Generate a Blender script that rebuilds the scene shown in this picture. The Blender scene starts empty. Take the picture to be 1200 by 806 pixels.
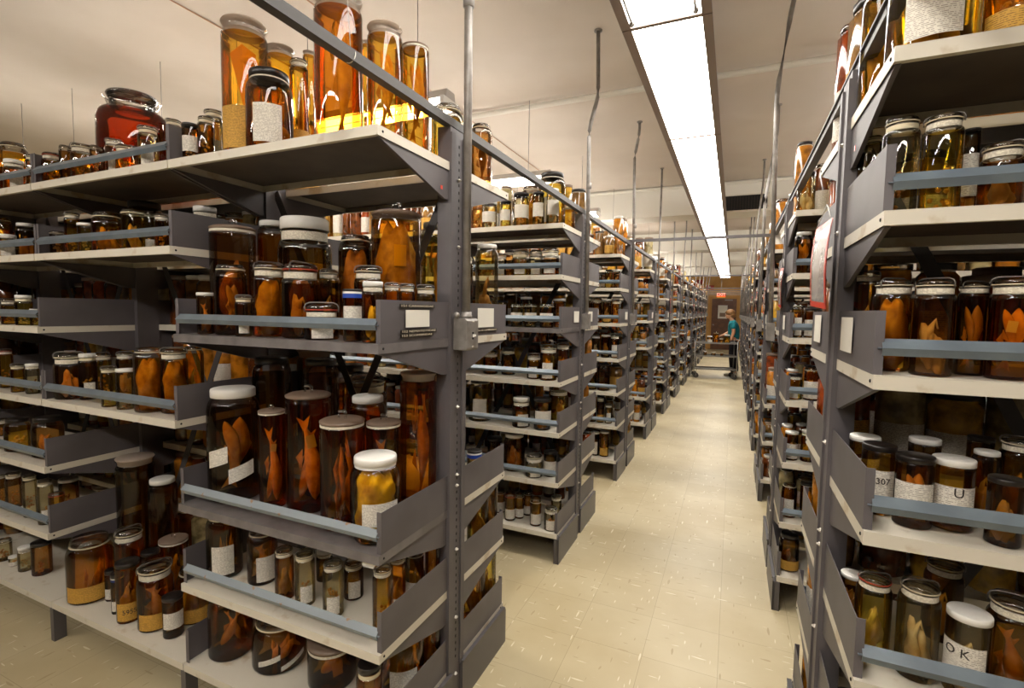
import bpy, math, random
from mathutils import Vector, Matrix
C = bpy.context.scene.collection
PI = math.pi
rnd = random.Random(11)

# ------------------------------------------------------------------ helpers
class MB:
    """collects faces of one mesh"""
    def __init__(s): s.v = []; s.f = []; s.m = []; s.sm = []
    def add(s, vs, fs, mi=0, smooth=False):
        o = len(s.v); s.v += [tuple(v) for v in vs]
        for f in fs: s.f.append(tuple(i + o for i in f)); s.m.append(mi); s.sm.append(smooth)
        return s
    def box(s, x0, y0, z0, x1, y1, z1, mi=0):
        v = [(x0,y0,z0),(x1,y0,z0),(x1,y1,z0),(x0,y1,z0),(x0,y0,z1),(x1,y0,z1),(x1,y1,z1),(x0,y1,z1)]
        return s.add(v, [(3,2,1,0),(4,5,6,7),(0,1,5,4),(1,2,6,5),(2,3,7,6),(3,0,4,7)], mi)
    def prism(s, poly, axis, a0, a1, mi=0):
        """poly: 2-D outline, extruded along axis ('x': poly is (y,z); 'y': (x,z); 'z': (x,y))"""
        def P(p, a):
            return (a, p[0], p[1]) if axis == 'x' else ((p[0], a, p[1]) if axis == 'y' else (p[0], p[1], a))
        n = len(poly); v = [P(p, a0) for p in poly] + [P(p, a1) for p in poly]
        fs = [tuple(range(n))[::-1], tuple(range(n, 2*n))] + [(i, (i+1) % n, n + (i+1) % n, n + i) for i in range(n)]
        return s.add(v, fs, mi)
    def lathe(s, prof, n=24, mi=0, cx=0, cy=0, a0=0.0, a1=2*PI, caps=True, mis=None):
        full = abs(a1 - a0 - 2*PI) < 1e-6
        k = n if full else n + 1
        vs = []; fs = []; ms = []
        for (r, z) in prof:
            for i in range(k):
                a = a0 + (a1 - a0) * i / n
                vs.append((cx + r*math.cos(a), cy + r*math.sin(a), z))
        for j in range(len(prof) - 1):
            for i in range(n if full else n):
                i2 = (i + 1) % k if full else i + 1
                fs.append((j*k+i, j*k+i2, (j+1)*k+i2, (j+1)*k+i)); ms.append(mis[j] if mis else mi)
        o = len(s.v); s.v += vs
        for f, m_ in zip(fs, ms): s.f.append(tuple(i+o for i in f)); s.m.append(m_); s.sm.append(True)
        return s
    def tube(s, pts, r, n=8, mi=0, closed=False, radii=None, flat=1.0):
        pts = [Vector(p) for p in pts]; N = len(pts); vs = []; up = Vector((0.03, 0.05, 1)).normalized()
        for i, p in enumerate(pts):
            a = pts[(i-1) % N] if (closed or i > 0) else p
            b = pts[(i+1) % N] if (closed or i < N-1) else p
            t = (b - a).normalized(); u = t.cross(up)
            if u.length < .1: u = t.cross(Vector((1, 0, 0)))
            u.normalize(); w = u.cross(t)
            rr = radii[i] if radii else r
            for k in range(n):
                q = 2*PI*k/n; vs.append(p + u*math.cos(q)*rr*flat + w*math.sin(q)*rr)
        fs = []
        M = N if closed else N-1
        for i in range(M):
            for k in range(n):
                fs.append((i*n+k, i*n+(k+1) % n, ((i+1) % N)*n+(k+1) % n, ((i+1) % N)*n+k))
        s.add(vs, fs, mi, True)
        if not closed:
            o = len(s.v) - len(vs)
            s.f.append(tuple(o+k for k in range(n))[::-1]); s.m.append(mi); s.sm.append(False)
            s.f.append(tuple(o+(N-1)*n+k for k in range(n))); s.m.append(mi); s.sm.append(False)
        return s
    def ball(s, c, r, n=10, mi=0, sc=(1,1,1)):
        vs = []; fs = []; rows = n//2
        for j in range(rows+1):
            t = PI*j/rows
            for i in range(n):
                a = 2*PI*i/n
                vs.append((c[0]+r*sc[0]*math.sin(t)*math.cos(a), c[1]+r*sc[1]*math.sin(t)*math.sin(a), c[2]+r*sc[2]*math.cos(t)))
        for j in range(rows):
            for i in range(n): fs.append((j*n+i, (j+1)*n+i, (j+1)*n+(i+1) % n, j*n+(i+1) % n))
        return s.add(vs, fs, mi, True)
    def mesh(s, name, mats):
        me = bpy.data.meshes.new(name); me.from_pydata(s.v, [], s.f)
        for m_ in (mats if isinstance(mats, (list, tuple)) else [mats]): me.materials.append(m_)
        me.polygons.foreach_set('material_index', s.m); me.polygons.foreach_set('use_smooth', s.sm)
        me.update(); return me

def link(name, me, parent=None, loc=(0,0,0), rz=0.0):
    o = bpy.data.objects.new(name, me); C.objects.link(o)
    o.location = loc; o.rotation_euler = (0, 0, rz)
    if parent is not None: o.parent = parent
    return o
def obj(name, mb, mats, parent=None, loc=(0,0,0), rz=0.0): return link(name, mb.mesh(name, mats), parent, loc, rz)
def tag(o, label, cat, group=None, kind=None):
    if label: o['label'] = label
    if cat: o['category'] = cat
    if group: o['group'] = group
    if kind: o['kind'] = kind
    return o
def thing(name, label, cat, loc=(0,0,0), rz=0.0, group=None):
    return tag(link(name, None, None, loc, rz), label, cat, group)
def struct(name, mb, mats): 
    o = obj(name, mb, mats); o['kind'] = 'structure'; return o

# ------------------------------------------------------------------ materials
def S(h):
    """sRGB hex to linear"""
    out = []
    for i in (0, 2, 4):
        c = int(h[i:i+2], 16)/255; out.append(c/12.92 if c <= .04045 else ((c+.055)/1.055)**2.4)
    return tuple(out) + (1,)
def newmat(name):
    m = bpy.data.materials.new(name); m.use_nodes = True; nt = m.node_tree; nt.nodes.clear()
    out = nt.nodes.new('ShaderNodeOutputMaterial'); return m, nt, out
def principled(name, col, rough=.5, metal=0, col2=None, scale=8, coat=0, detail=4, bump=0, spec=.5, thr=(.4,.6)):
    m, nt, out = newmat(name); b = nt.nodes.new('ShaderNodeBsdfPrincipled'); nt.links.new(b.outputs[0], out.inputs[0])
    b.inputs['Base Color'].default_value = col; b.inputs['Roughness'].default_value = rough; b.inputs['Metallic'].default_value = metal
    b.inputs['Coat Weight'].default_value = coat; b.inputs['Specular IOR Level'].default_value = spec
    if col2 or bump:
        tc = nt.nodes.new('ShaderNodeTexCoord'); no = nt.nodes.new('ShaderNodeTexNoise'); no.inputs['Scale'].default_value = scale; no.inputs['Detail'].default_value = detail
        nt.links.new(tc.outputs['Object'], no.inputs['Vector'])
        if col2:
            r = nt.nodes.new('ShaderNodeValToRGB'); r.color_ramp.elements[0].position = thr[0]; r.color_ramp.elements[1].position = thr[1]
            r.color_ramp.elements[0].color = col2; r.color_ramp.elements[1].color = col
            nt.links.new(no.outputs['Fac'], r.inputs[0]); nt.links.new(r.outputs[0], b.inputs['Base Color'])
        if bump:
            bu = nt.nodes.new('ShaderNodeBump'); bu.inputs['Strength'].default_value = bump; bu.inputs['Distance'].default_value = .01
            nt.links.new(no.outputs['Fac'], bu.inputs['Height']); nt.links.new(bu.outputs[0], b.inputs['Normal'])
    return m
def clearmat(name, col, edge, gloss=.02, base=.03, k=.6, ior=1.45):
    """see-through glass or liquid: tinted pass-through with a fresnel sheen"""
    m, nt, out = newmat(name)
    tr = nt.nodes.new('ShaderNodeBsdfTransparent'); gl = nt.nodes.new('ShaderNodeBsdfGlossy'); gl.inputs['Roughness'].default_value = gloss
    lw = nt.nodes.new('ShaderNodeLayerWeight'); lw.inputs['Blend'].default_value = .35
    mixc = nt.nodes.new('ShaderNodeMix'); mixc.data_type = 'RGBA'
    mixc.inputs[6].default_value = tuple(col)+(1,); mixc.inputs[7].default_value = tuple(edge)+(1,)
    pw = nt.nodes.new('ShaderNodeMath'); pw.operation = 'POWER'; pw.inputs[1].default_value = 2.6
    nt.links.new(lw.outputs['Facing'], pw.inputs[0]); nt.links.new(pw.outputs[0], mixc.inputs[0]); nt.links.new(mixc.outputs[2], tr.inputs[0])
    fr = nt.nodes.new('ShaderNodeFresnel'); fr.inputs['IOR'].default_value = ior
    ma = nt.nodes.new('ShaderNodeMath'); ma.operation = 'MULTIPLY_ADD'; ma.inputs[1].default_value = k; ma.inputs[2].default_value = base; ma.use_clamp = True
    nt.links.new(fr.outputs[0], ma.inputs[0])
    mx = nt.nodes.new('ShaderNodeMixShader'); nt.links.new(ma.outputs[0], mx.inputs[0]); nt.links.new(tr.outputs[0], mx.inputs[1]); nt.links.new(gl.outputs[0], mx.inputs[2])
    nt.links.new(mx.outputs[0], out.inputs[0]); return m
def emit(name, col, st):
    m, nt, out = newmat(name); e = nt.nodes.new('ShaderNodeEmission'); e.inputs[0].default_value = col; e.inputs[1].default_value = st
    nt.links.new(e.outputs[0], out.inputs[0]); return m
def papermat(name, col, ink, scale):
    """paper with rows of fine print"""
    m, nt, out = newmat(name); b = nt.nodes.new('ShaderNodeBsdfPrincipled'); b.inputs['Roughness'].default_value = .7; nt.links.new(b.outputs[0], out.inputs[0])
    tc = nt.nodes.new('ShaderNodeTexCoord'); wv = nt.nodes.new('ShaderNodeTexWave'); wv.bands_direction = 'Z'; wv.inputs['Scale'].default_value = scale; wv.inputs['Distortion'].default_value = .3
    no = nt.nodes.new('ShaderNodeTexNoise'); no.inputs['Scale'].default_value = 230; no.inputs['Detail'].default_value = 1
    nt.links.new(tc.outputs['Object'], wv.inputs['Vector']); nt.links.new(tc.outputs['Object'], no.inputs['Vector'])
    a = nt.nodes.new('ShaderNodeMath'); a.operation = 'GREATER_THAN'; a.inputs[1].default_value = .72
    c = nt.nodes.new('ShaderNodeMath'); c.operation = 'GREATER_THAN'; c.inputs[1].default_value = .47
    d = nt.nodes.new('ShaderNodeMath'); d.operation = 'MULTIPLY'
    nt.links.new(wv.outputs[0], a.inputs[0]); nt.links.new(no.outputs['Fac'], c.inputs[0]); nt.links.new(a.outputs[0], d.inputs[0]); nt.links.new(c.outputs[0], d.inputs[1])
    mx = nt.nodes.new('ShaderNodeMix'); mx.data_type = 'RGBA'; mx.inputs[6].default_value = col; mx.inputs[7].default_value = ink
    nt.links.new(d.outputs[0], mx.inputs[0]); nt.links.new(mx.outputs[2], b.inputs['Base Color']); return m

M = {}
M['cream'] = principled('cream_enamel', S('d6cebd'), .45, col2=S('bba88a'), scale=9, thr=(.33,.42), detail=8)
M['under'] = principled('underside_painted_shade', S('584f48'), .6, col2=S('4c443e'), scale=7)  # shade beneath the shelves is put into this darker brown
M['grey'] = principled('grey_enamel', S('5f5a5c'), .5, col2=S('575253'), scale=5)
M['greydk'] = principled('dark_grey_enamel', S('534f50'), .38)
M['greyshelf'] = principled('grey_shelf_enamel', S('726d6c'), .4, col2=S('625d5c'), scale=12)
M['rail'] = principled('blue_grey_rail', S('6f7b84'), .3, metal=.2, col2=S('65707a'), scale=14)
M['rail_worn'] = principled('worn_rail', S('80898e'), .4, col2=S('8a6a4c'), scale=30, thr=(.33,.36), detail=6)
M['dark'] = principled('dark_steel', S('3c3836'), .5)
M['hole'] = principled('black_slot', S('15110f'), .8)
M['galv'] = principled('galvanised_conduit', S('96908a'), .42, metal=.35, col2=S('827c76'), scale=20)
M['bolt'] = principled('zinc_bolt', S('cfc8bd'), .3, metal=.6)
M['white'] = principled('white_plastic', S('eeeae2'), .35)
M['blue'] = principled('blue_tape', S('1a3f9a'), .45)
M['black'] = principled('black_plastic', S('1a1513'), .3)
M['redrub'] = principled('red_rubber', S('b3402a'), .5)
M['cream_rub'] = principled('cream_rubber', S('dccfae'), .55)
M['wire'] = principled('steel_wire', S('7a746e'), .35, metal=.7)
M['paper'] = papermat('white_label_paper', S('ddd6c8'), S('968a7c'), 90)
M['paper_plain'] = principled('plain_white_paper', S('ece7da'), .7)
M['yellow'] = papermat('yellow_label_paper', S('c9983c'), S('7a5822'), 80)
M['tagyel'] = principled('yellow_tag', S('f0b21c'), .6)
M['band'] = papermat('paper_band', S('e2dac6'), S('a2937c'), 160)
M['ink'] = principled('black_ink', S('2a211c'), .6)
M['dymo'] = principled('black_embossed_tape', S('1f1812'), .35)
M['dymotxt'] = principled('embossed_white_letter', S('cfc4ac'), .5)
M['red'] = principled('red_vinyl', S('d8402a'), .3)
M['sleeve'] = principled('clear_vinyl_sheet', S('cfc9c6'), .16, col2=S('b8b2af'), scale=6, coat=.6)
M['glass'] = clearmat('jar_glass', (.97,.975,.96), (.78,.75,.70), base=.012, k=.85, ior=1.5)
M['lidglass'] = clearmat('lid_glass', (.88,.85,.80), (.66,.61,.55), gloss=.05, base=.08, k=.9, ior=1.5)
def groundmat(name, col):
    m, nt, out = newmat(name); a = nt.nodes.new('ShaderNodeBsdfDiffuse'); b = nt.nodes.new('ShaderNodeBsdfTranslucent'); g = nt.nodes.new('ShaderNodeBsdfGlossy'); g.inputs[1].default_value = .25
    a.inputs[0].default_value = col; b.inputs[0].default_value = col; x = nt.nodes.new('ShaderNodeMixShader'); x.inputs[0].default_value = .5; y = nt.nodes.new('ShaderNodeMixShader'); y.inputs[0].default_value = .06
    nt.links.new(a.outputs[0], x.inputs[1]); nt.links.new(b.outputs[0], x.inputs[2]); nt.links.new(x.outputs[0], y.inputs[1]); nt.links.new(g.outputs[0], y.inputs[2]); nt.links.new(y.outputs[0], out.inputs[0]); return m
M['ground'] = groundmat('pale_ground_glass', S('dccab8')); M['frost'] = groundmat('brownish_ground_glass', S('a8917e'))
LQ = {'d': ((.70,.48,.15),(.42,.20,.04)), 'r': ((.89,.53,.12),(.62,.26,.03)), 'o': ((.98,.73,.17),(.90,.50,.06)), 'a': ((.95,.72,.23),(.78,.43,.08)),
      'y': ((.98,.86,.34),(.90,.62,.10)), 'b': ((.84,.60,.30),(.60,.34,.11)), 'c': ((.95,.89,.70),(.75,.62,.38)), 'x': ((.74,.20,.04),(.45,.06,.01))}
LM = {k: clearmat('liquid_'+n, c, e, gloss=.03, base=.0, k=.12, ior=1.36) for (k, (c, e)), n in zip(LQ.items(), ('dark_brown','red_amber','orange','amber','yellow','brown','pale','red'))}
LQN = {'d': 'dark brown', 'r': 'reddish', 'o': 'orange', 'a': 'amber', 'y': 'yellow', 'b': 'brown', 'c': 'pale', 'x': 'red'}
M['flesh'] = principled('preserved_flesh', S('f2bd6c'), .5, col2=S('c4802e'), scale=28, thr=(.35,.65), bump=.4)
M['flesh_dk'] = principled('preserved_dark_flesh', S('d69c4e'), .5, col2=S('935a24'), scale=22, thr=(.35,.65), bump=.4)
M['pale'] = principled('preserved_pale_flesh', S('f0dcb0'), .5, col2=S('d0a868'), scale=26, thr=(.35,.65), bump=.4)
M['gold'] = principled('yellow_preserved_tissue', S('f6c548'), .4, col2=S('b87a1c'), scale=16, thr=(.36,.56), bump=.6, coat=.3)
M['cone'] = principled('orange_wrapped_paper', S('f0a040'), .6)

# ------------------------------------------------------------------ jar shapes: outline as (radius, height)
def arc(r0, z0, r1, z1, n=4, bulge=1):
    """quarter-ellipse shoulder from (r0,z0) going up and in to (r1,z1)"""
    return [(r1 + (r0-r1)*math.cos(PI/2*i/n), z0 + (z1-z0)*math.sin(PI/2*i/n)) for i in range(1, n+1)]
def outline(kind, r, h):
    base = [(0, 0), (r*.86, 0), (r*.97, r*.05), (r, r*.14)]
    if kind == 'C':
        hb = h - .62*r; body = base + [(r, hb-.12*r)] + arc(r, hb-.12*r, r*.93, hb) + [(r*.93, hb+.10*r), (r*.97, hb+.12*r)]
        return dict(glass=body, neck=(r*.95, hb-.02*r, hb+.10*r), fill=hb-.1*r, lid0=hb+.12*r)
    if kind == 'F':
        hb = h - .50*r; body = base + [(r, hb-.15*r)] + arc(r, hb-.15*r, r*.90, hb) + [(r*.90, hb+.25*r), (r*1.0, hb+.36*r), (r*1.02, hb+.42*r)]
        return dict(glass=body, neck=(r*.92, hb+.02*r, hb+.2*r), fill=hb-.15*r, lid0=hb+.42*r)
    if kind in 'S':
        hn = h - .42*r; hs = max(h*.5, hn-.62*r); body = base + [(r, hs)] + arc(r, hs, r*.76, hn, 5) + [(r*.76, h-.05*r)]
        return dict(glass=body, neck=(r*.79, hn, hn+.10*r), fill=hs+.25*(hn-hs), lid0=hn+.05*r)
    if kind == 'H':
        hn = h - .40*r; hs = hn-.55*r; body = [(0, 0), (r*.7, 0), (r*.84, r*.08), (r*.95, r*.5), (r, r*1.2), (r, hs)] + arc(r, hs, r*.76, hn, 6) + [(r*.76, h-.05*r)]
        return dict(glass=body, neck=(r*.79, hn-.02*r, hn+.12*r), fill=hs+.75*(hn-hs), lid0=hn+.08*r)
    if kind in 'WV':
        hn = h - (.42 if kind == 'W' else .7)*r; body = base + [(r, hn-.14*r)] + arc(r, hn-.14*r, r*.92, hn, 3) + [(r*.92, h-.05*r)]
        return dict(glass=body, neck=(r*.95, hn-.02*r, hn+.12*r), fill=hn-.35*r, lid0=hn+.02*r)
    if kind == 'K':
        hl = h - .42*r; hs = max(h*.45, hl-.85*r); hn = hs+.42*r; body = base + [(r, hs)] + arc(r, hs, r*.80, hn, 4) + [(r*.80, hl-.12*r), (r*.88, hl-.08*r), (r*.88, hl)]
        return dict(glass=body, neck=(r*.82, hn-.05*r, hn+min(.3*r, hl-.14*r-hn)), fill=hs+.1*r, lid0=hl)
    if kind == 'R':
        hn = h - .46*r; hs = hn-.40*r; body = base + [(r, hs)] + arc(r, hs, r*.68, hn, 6) + [(r*.68, hn+.10*r), (r*.74, hn+.28*r), (r*.82, hn+.36*r), (r*.80, hn+.40*r)]
        return dict(glass=body, neck=(r*.64, hn, hn+.05*r), fill=hs+.7*(hn-hs), lid0=hn+.41*r)
def lid_parts(kind, lid, r, h, P):
    """-> list of (part name, MB, material)"""
    L = []; z = P['lid0']; n = 28
    cap = {'w': 'white', 'k': 'black', 'u': 'black'}.get(lid)
    if kind == 'C':
        m = MB(); m.lathe([(r*.90, z-.02*r), (r*.97, z), (r*1.0, z+.05*r), (r*1.0, z+.10*r), (r*.86, z+.17*r), (r*.25, z+.20*r), (0, z+.20*r)], n)
        L.append(('lid', m, M['frost']))
        k = MB(); q = .20*r; k.tube([(-q, 0, z+.19*r), (-q, 0, h-.06*r), (-q*.6, 0, h), (q*.6, 0, h), (q, 0, h-.06*r), (q, 0, z+.19*r)], .07*r, 8)
        L.append(('lid_handle', k, M['lidglass'])); return L
    if kind in 'FR':
        rr = r if kind == 'F' else r*.72
        m = MB(); m.lathe([(rr*.86, z-.34*r), (rr*.87, z-.14*r), (rr*.98, z+.01*r), (rr*1.0, z+.04*r), (rr*.97, z+.09*r), (0, z+.09*r)], n); L.append(('lid', m, M['ground'] if kind == 'F' else M['lidglass'])); return L
    if kind == 'K' and not cap:
        m = MB(); m.lathe([(r*.83, z+.01*r), (r*.88, z+.04*r), (r*.88, z+.16*r), (r*.80, z+.30*r), (r*.55, h-.04*r), (r*.3, h-.06*r), (0, h-.06*r)], n); L.append(('lid', m, M['lidglass']))
        g = MB(); g.lathe([(r*.84, z-.02*r), (r*.91, z-.02*r), (r*.91, z+.035*r), (r*.84, z+.035*r)], n)
        L.append(('rubber_ring', g, M['redrub'] if lid == 'r' else M['cream_rub'])); return L
    if not cap:      # a plain glass disc lid with a rubber ring
        rr = (.78 if kind in 'SH' else .93)*r
        m = MB(); m.lathe([(rr, z), (rr*1.06, z+.03*r), (rr*1.06, z+.16*r), (rr*.9, h-.03*r), (0, h-.02*r)], n); L.append(('lid', m, M['lidglass']))
        g = MB(); g.lathe([(rr*.98, z-.03*r), (rr*1.08, z-.03*r), (rr*1.08, z+.03*r), (rr*.98, z+.03*r)], n)
        L.append(('rubber_ring', g, M['redrub'] if lid == 'r' else M['cream_rub'])); return L
    rr = {'S': .84, 'H': .84, 'W': 1.0, 'V': .98, 'K': .90}.get(kind, 1.0)*r; z0 = z if kind != 'K' else z-.05*r
    m = MB(); m.lathe([(rr*.93, z0), (rr, z0+.02*r), (rr, h-.07*r), (rr*.975, h-.02*r), (rr*.93, h), (0, h)], 32 if kind != 'V' else 18); L.append(('lid', m, M[cap]))
    if lid == 'u':
        g = MB(); g.lathe([(rr*1.01, z0-.55*r), (rr*1.01, z0-.1*r)], n); L.append(('blue_tape_band', g, M['blue']))
        g = MB(); g.lathe([(rr*1.012, z0-.1*r), (rr*1.012, z0+.12*r)], n); L.append(('white_tape_band', g, M['white']))
    return L

# ------------------------------------------------------------------ specimens
def fish(mb, p0, p1, wid, thick, turn=0.0, mi=0):
    """a fish body lofted from snout p0 to tail root p1, with a tail fin and fins"""
    p0 = Vector(p0); p1 = Vector(p1); L = (p1-p0).length; t = (p1-p0).normalized()
    side = Vector((math.cos(turn), math.sin(turn), 0)); side = (side - t*side.dot(t)).normalized(); nrm = t.cross(side)
    prof = [(0, .05), (.05, .35), (.12, .62), (.22, .86), (.35, 1.0), (.5, .95), (.65, .74), (.8, .44), (.9, .26), (.96, .22), (1.0, .26)]
    n = 10; vs = []; fs = []
    for (s_, w_) in prof:
        bend = math.sin(s_*PI)*.04*L
        c = p0 + t*(s_*L) + side*bend
        for k in range(n):
            a = 2*PI*k/n; vs.append(c + side*math.cos(a)*wid*w_ + nrm*math.sin(a)*thick*w_)
    for j in range(len(prof)-1):
        for k in range(n): fs.append((j*n+k, j*n+(k+1) % n, (j+1)*n+(k+1) % n, (j+1)*n+k))
    mb.add(vs, fs, mi, True)
    e = p1; q = wid*.72
    def fin(pts, th=.0016):
        a = [p + nrm*th for p in pts]; b = [p - nrm*th for p in pts]; k = len(pts)
        mb.add(a+b, [tuple(range(k)), tuple(range(k, 2*k))[::-1]] + [(i, (i+1) % k, k+(i+1) % k, k+i) for i in range(k)], mi)
    fin([e - t*.03*L + side*wid*.22, e + t*.16*L + side*q, e + t*.09*L, e + t*.16*L - side*q, e - t*.03*L - side*wid*.22])
    fin([p0 + t*.3*L + side*wid*.9, p0 + t*.42*L + side*wid*1.45, p0 + t*.62*L + side*wid*1.05, p0 + t*.7*L + side*wid*.6])
    fin([p0 + t*.45*L - side*wid*.9, p0 + t*.62*L - side*wid*1.4, p0 + t*.72*L - side*wid*.55])
def specimen(kind, r, fill, rg, gold=False):
    m = MB(); R = r*.80; z0 = r*.16; H = max(fill - z0, .02); mat = M['flesh']
    FL = rg.random() < .45
    if kind == 'f':
        o_ = 0
        if H > 2.4*r:
            fish(m, (R*.30, -R*.1, z0+.03*H+.02*r), (-R*.20, R*.1, z0+H*.74), R*.52, R*.30, rg.uniform(-.6, .6))
            fish(m, (-R*.45, R*.30, z0+.05*H), (R*.15, R*.35, z0+H*.62), R*.34, R*.22, rg.uniform(-.6, .6))
        else:
            fish(m, (-R*.5, -R*.2, z0+.12*H), (R*.35, R*.05, z0+H*.72), R*.32, R*.2, .4); fish(m, (R*.45, R*.25, z0+.10*H), (-R*.2, R*.3, z0+H*.7), R*.24, R*.2, -.5)
    elif kind == 'n':      # one long pale fish standing on its tail, with loose fibres above
        mat = M['pale'] if r > .065 else M['flesh_dk']
        fish(m, (R*.05, -R*.30, z0+.80*H), (R*.15, 0, z0+H*.14), R*.45, R*.34, .2)
        for i in range(10):
            a = rg.uniform(0, 6.28); x, y = R*.4*math.cos(a), -R*.2+R*.4*math.sin(a)
            m.tube([(x, y, z0+H*.62), (x*1.2+rg.uniform(-.3,.3)*R, y, z0+H*.75), (x*.8, y*1.1, z0+H*.92)], R*.035, 5)
    elif kind == 'l':
        mat = M['pale'] if r < .04 else (M['flesh'] if rg.random() < .6 else M['flesh_dk'])
        ph = [rg.uniform(0, 6.28) for _ in range(6)]
        for c_, a_ in (((-R*.22, -R*.12, z0+H*.36), .34), ((R*.30, R*.18, z0+H*.24), .24)):
            o = len(m.v); m.ball((0, 0, 0), 1, 18); vz = min(H*a_*1.1, R*1.5)
            for n_ in range(o, len(m.v)):
                x, y, z = m.v[n_]; d_ = 1 + .22*math.sin(3*x+2.2*z+ph[0]) + .16*math.sin(5*z+ph[1]) + .14*math.sin(4*y+3*x+ph[2])
                m.v[n_] = (c_[0]+x*d_*R*.50, c_[1]+y*d_*R*.42, max(z0*.5, c_[2]+z*d_*vz))
        m.tube([(-R*.2, -R*.2, z0+H*.45), (-R*.05, -R*.25, z0+H*.62), (R*.15, -R*.1, z0+H*.72), (R*.3, -R*.05, z0+H*.60)], .01, 8, radii=[R*.26, R*.20, R*.14, R*.06])
    elif kind == 's':      # long tangled strands
        mat = M['flesh_dk']
        for i in range(9):
            a = rg.uniform(0, 6.28); x, y = R*.55*math.cos(a), R*.55*math.sin(a)
            m.tube([(x, y, z0), (x*.5+rg.uniform(-.3,.3)*R, y*.6, z0+H*.3), (x*.9, y*.5, z0+H*.55), (x*.3, y*.9, z0+H*rg.uniform(.7,.95))], R*.1, 6, radii=[R*.05, R*.13, R*.11, R*.02])
    elif kind == 'p':      # a heap of little pieces
        mat = rg.choice([M['flesh'], M['pale'], M['flesh_dk']])
        for i in range(14):
            a = rg.uniform(0, 6.28); q = R*.6*rg.random()**.5; b = rg.uniform(0, 6.28); l = R*.38; zz = z0+R*.12+H*.55*rg.random()
            c = Vector((q*math.cos(a), q*math.sin(a), zz)); dv = Vector((math.cos(b), math.sin(b), rg.uniform(-.2, 1))).normalized()*l*.5
            m.tube([c-dv, c-dv*.4, c+dv*.3, c+dv], .01, 6, radii=[R*.07, R*.21, R*.18, R*.05])
    elif kind == 't':      # a cone of orange wrapping above a folded paper
        mat = M['cone']
        a = [(-R*.72, -R*.30, z0+H*.86), (R*.1, -R*.62, z0+H*.92), (R*.75, -R*.25, z0+H*.86), (R*.45, R*.4, z0+H*.88), (-R*.4, R*.35, z0+H*.86), (R*.15, -R*.35, z0+H*.34)]
        m.add(a, [(0,1,5), (1,2,5), (2,3,5), (3,4,5), (4,0,5), (4,3,2,1,0)])
        m.ball((R*.25, -R*.1, z0+H*.80), R*.55, 12, 0, (1,1,.7))
    elif kind == 'j':      # curled leaf-like fins rising from the base
        for i in range(7):
            a = rg.uniform(-.9, .9) - PI/2 + i*.25; x, y = R*.3*math.cos(a*2), R*.3*math.sin(a*2)
            x2, y2 = x + R*.42*math.cos(a), y + R*.25*math.sin(a)
            m.tube([(x, y, z0), (x*.7+x2*.2, y*.7, z0+H*.25), (x2*.8, y2*.8, z0+H*.5), (x2*.9, y2, z0+H*rg.uniform(.65,.85))], .01, 7, radii=[R*.16, R*.22, R*.13, R*.01], flat=.35)
    elif kind == 'h':      # big folded yellow mass that nearly fills the jar
        mat = M['gold'] if gold else M['flesh_dk']; R = r*.90; ph = [rg.uniform(0, 6.28) for _ in range(4)]
        o = len(m.v); m.ball((0, 0, 0), 1, 26)
        for n_ in range(o, len(m.v)):
            x, y, z = m.v[n_]; a = math.atan2(y, x); s0 = max(math.hypot(x, y), 1e-6); s1 = s0**.45; x *= s1/s0; y *= s1/s0; d_ = .97 - .13*abs(math.sin(2.5*a+2.4*z+ph[0])) - .10*math.sin(4*a-5*z+ph[1])
            m.v[n_] = (x*d_*R*.93, y*d_*R*.93, max(r*.1, z0+H*.47+z*H*.50*(1-.12*math.sin(3*a+ph[2]))))
    else: return None
    if kind == 'f' and FL:
        top_ = z0*2 + H*.92
        m.v = [(x, -y, top_-z) for x, y, z in m.v]
    return m, mat

def patch(r, z0, z1, a, half, slant=0.0, n=10):
    """a label wrapped on a cylinder, centred at azimuth a"""
    m = MB(); vs = []
    for i in range(n+1):
        q = a - half + 2*half*i/n; dz = slant*(i/n-.5)
        vs += [(r*math.cos(q), r*math.sin(q), z0+dz), (r*math.cos(q), r*math.sin(q), z1+dz)]
    m.add(vs, [(2*i, 2*i+2, 2*i+3, 2*i+1) for i in range(n)], 0, True); return m

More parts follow.
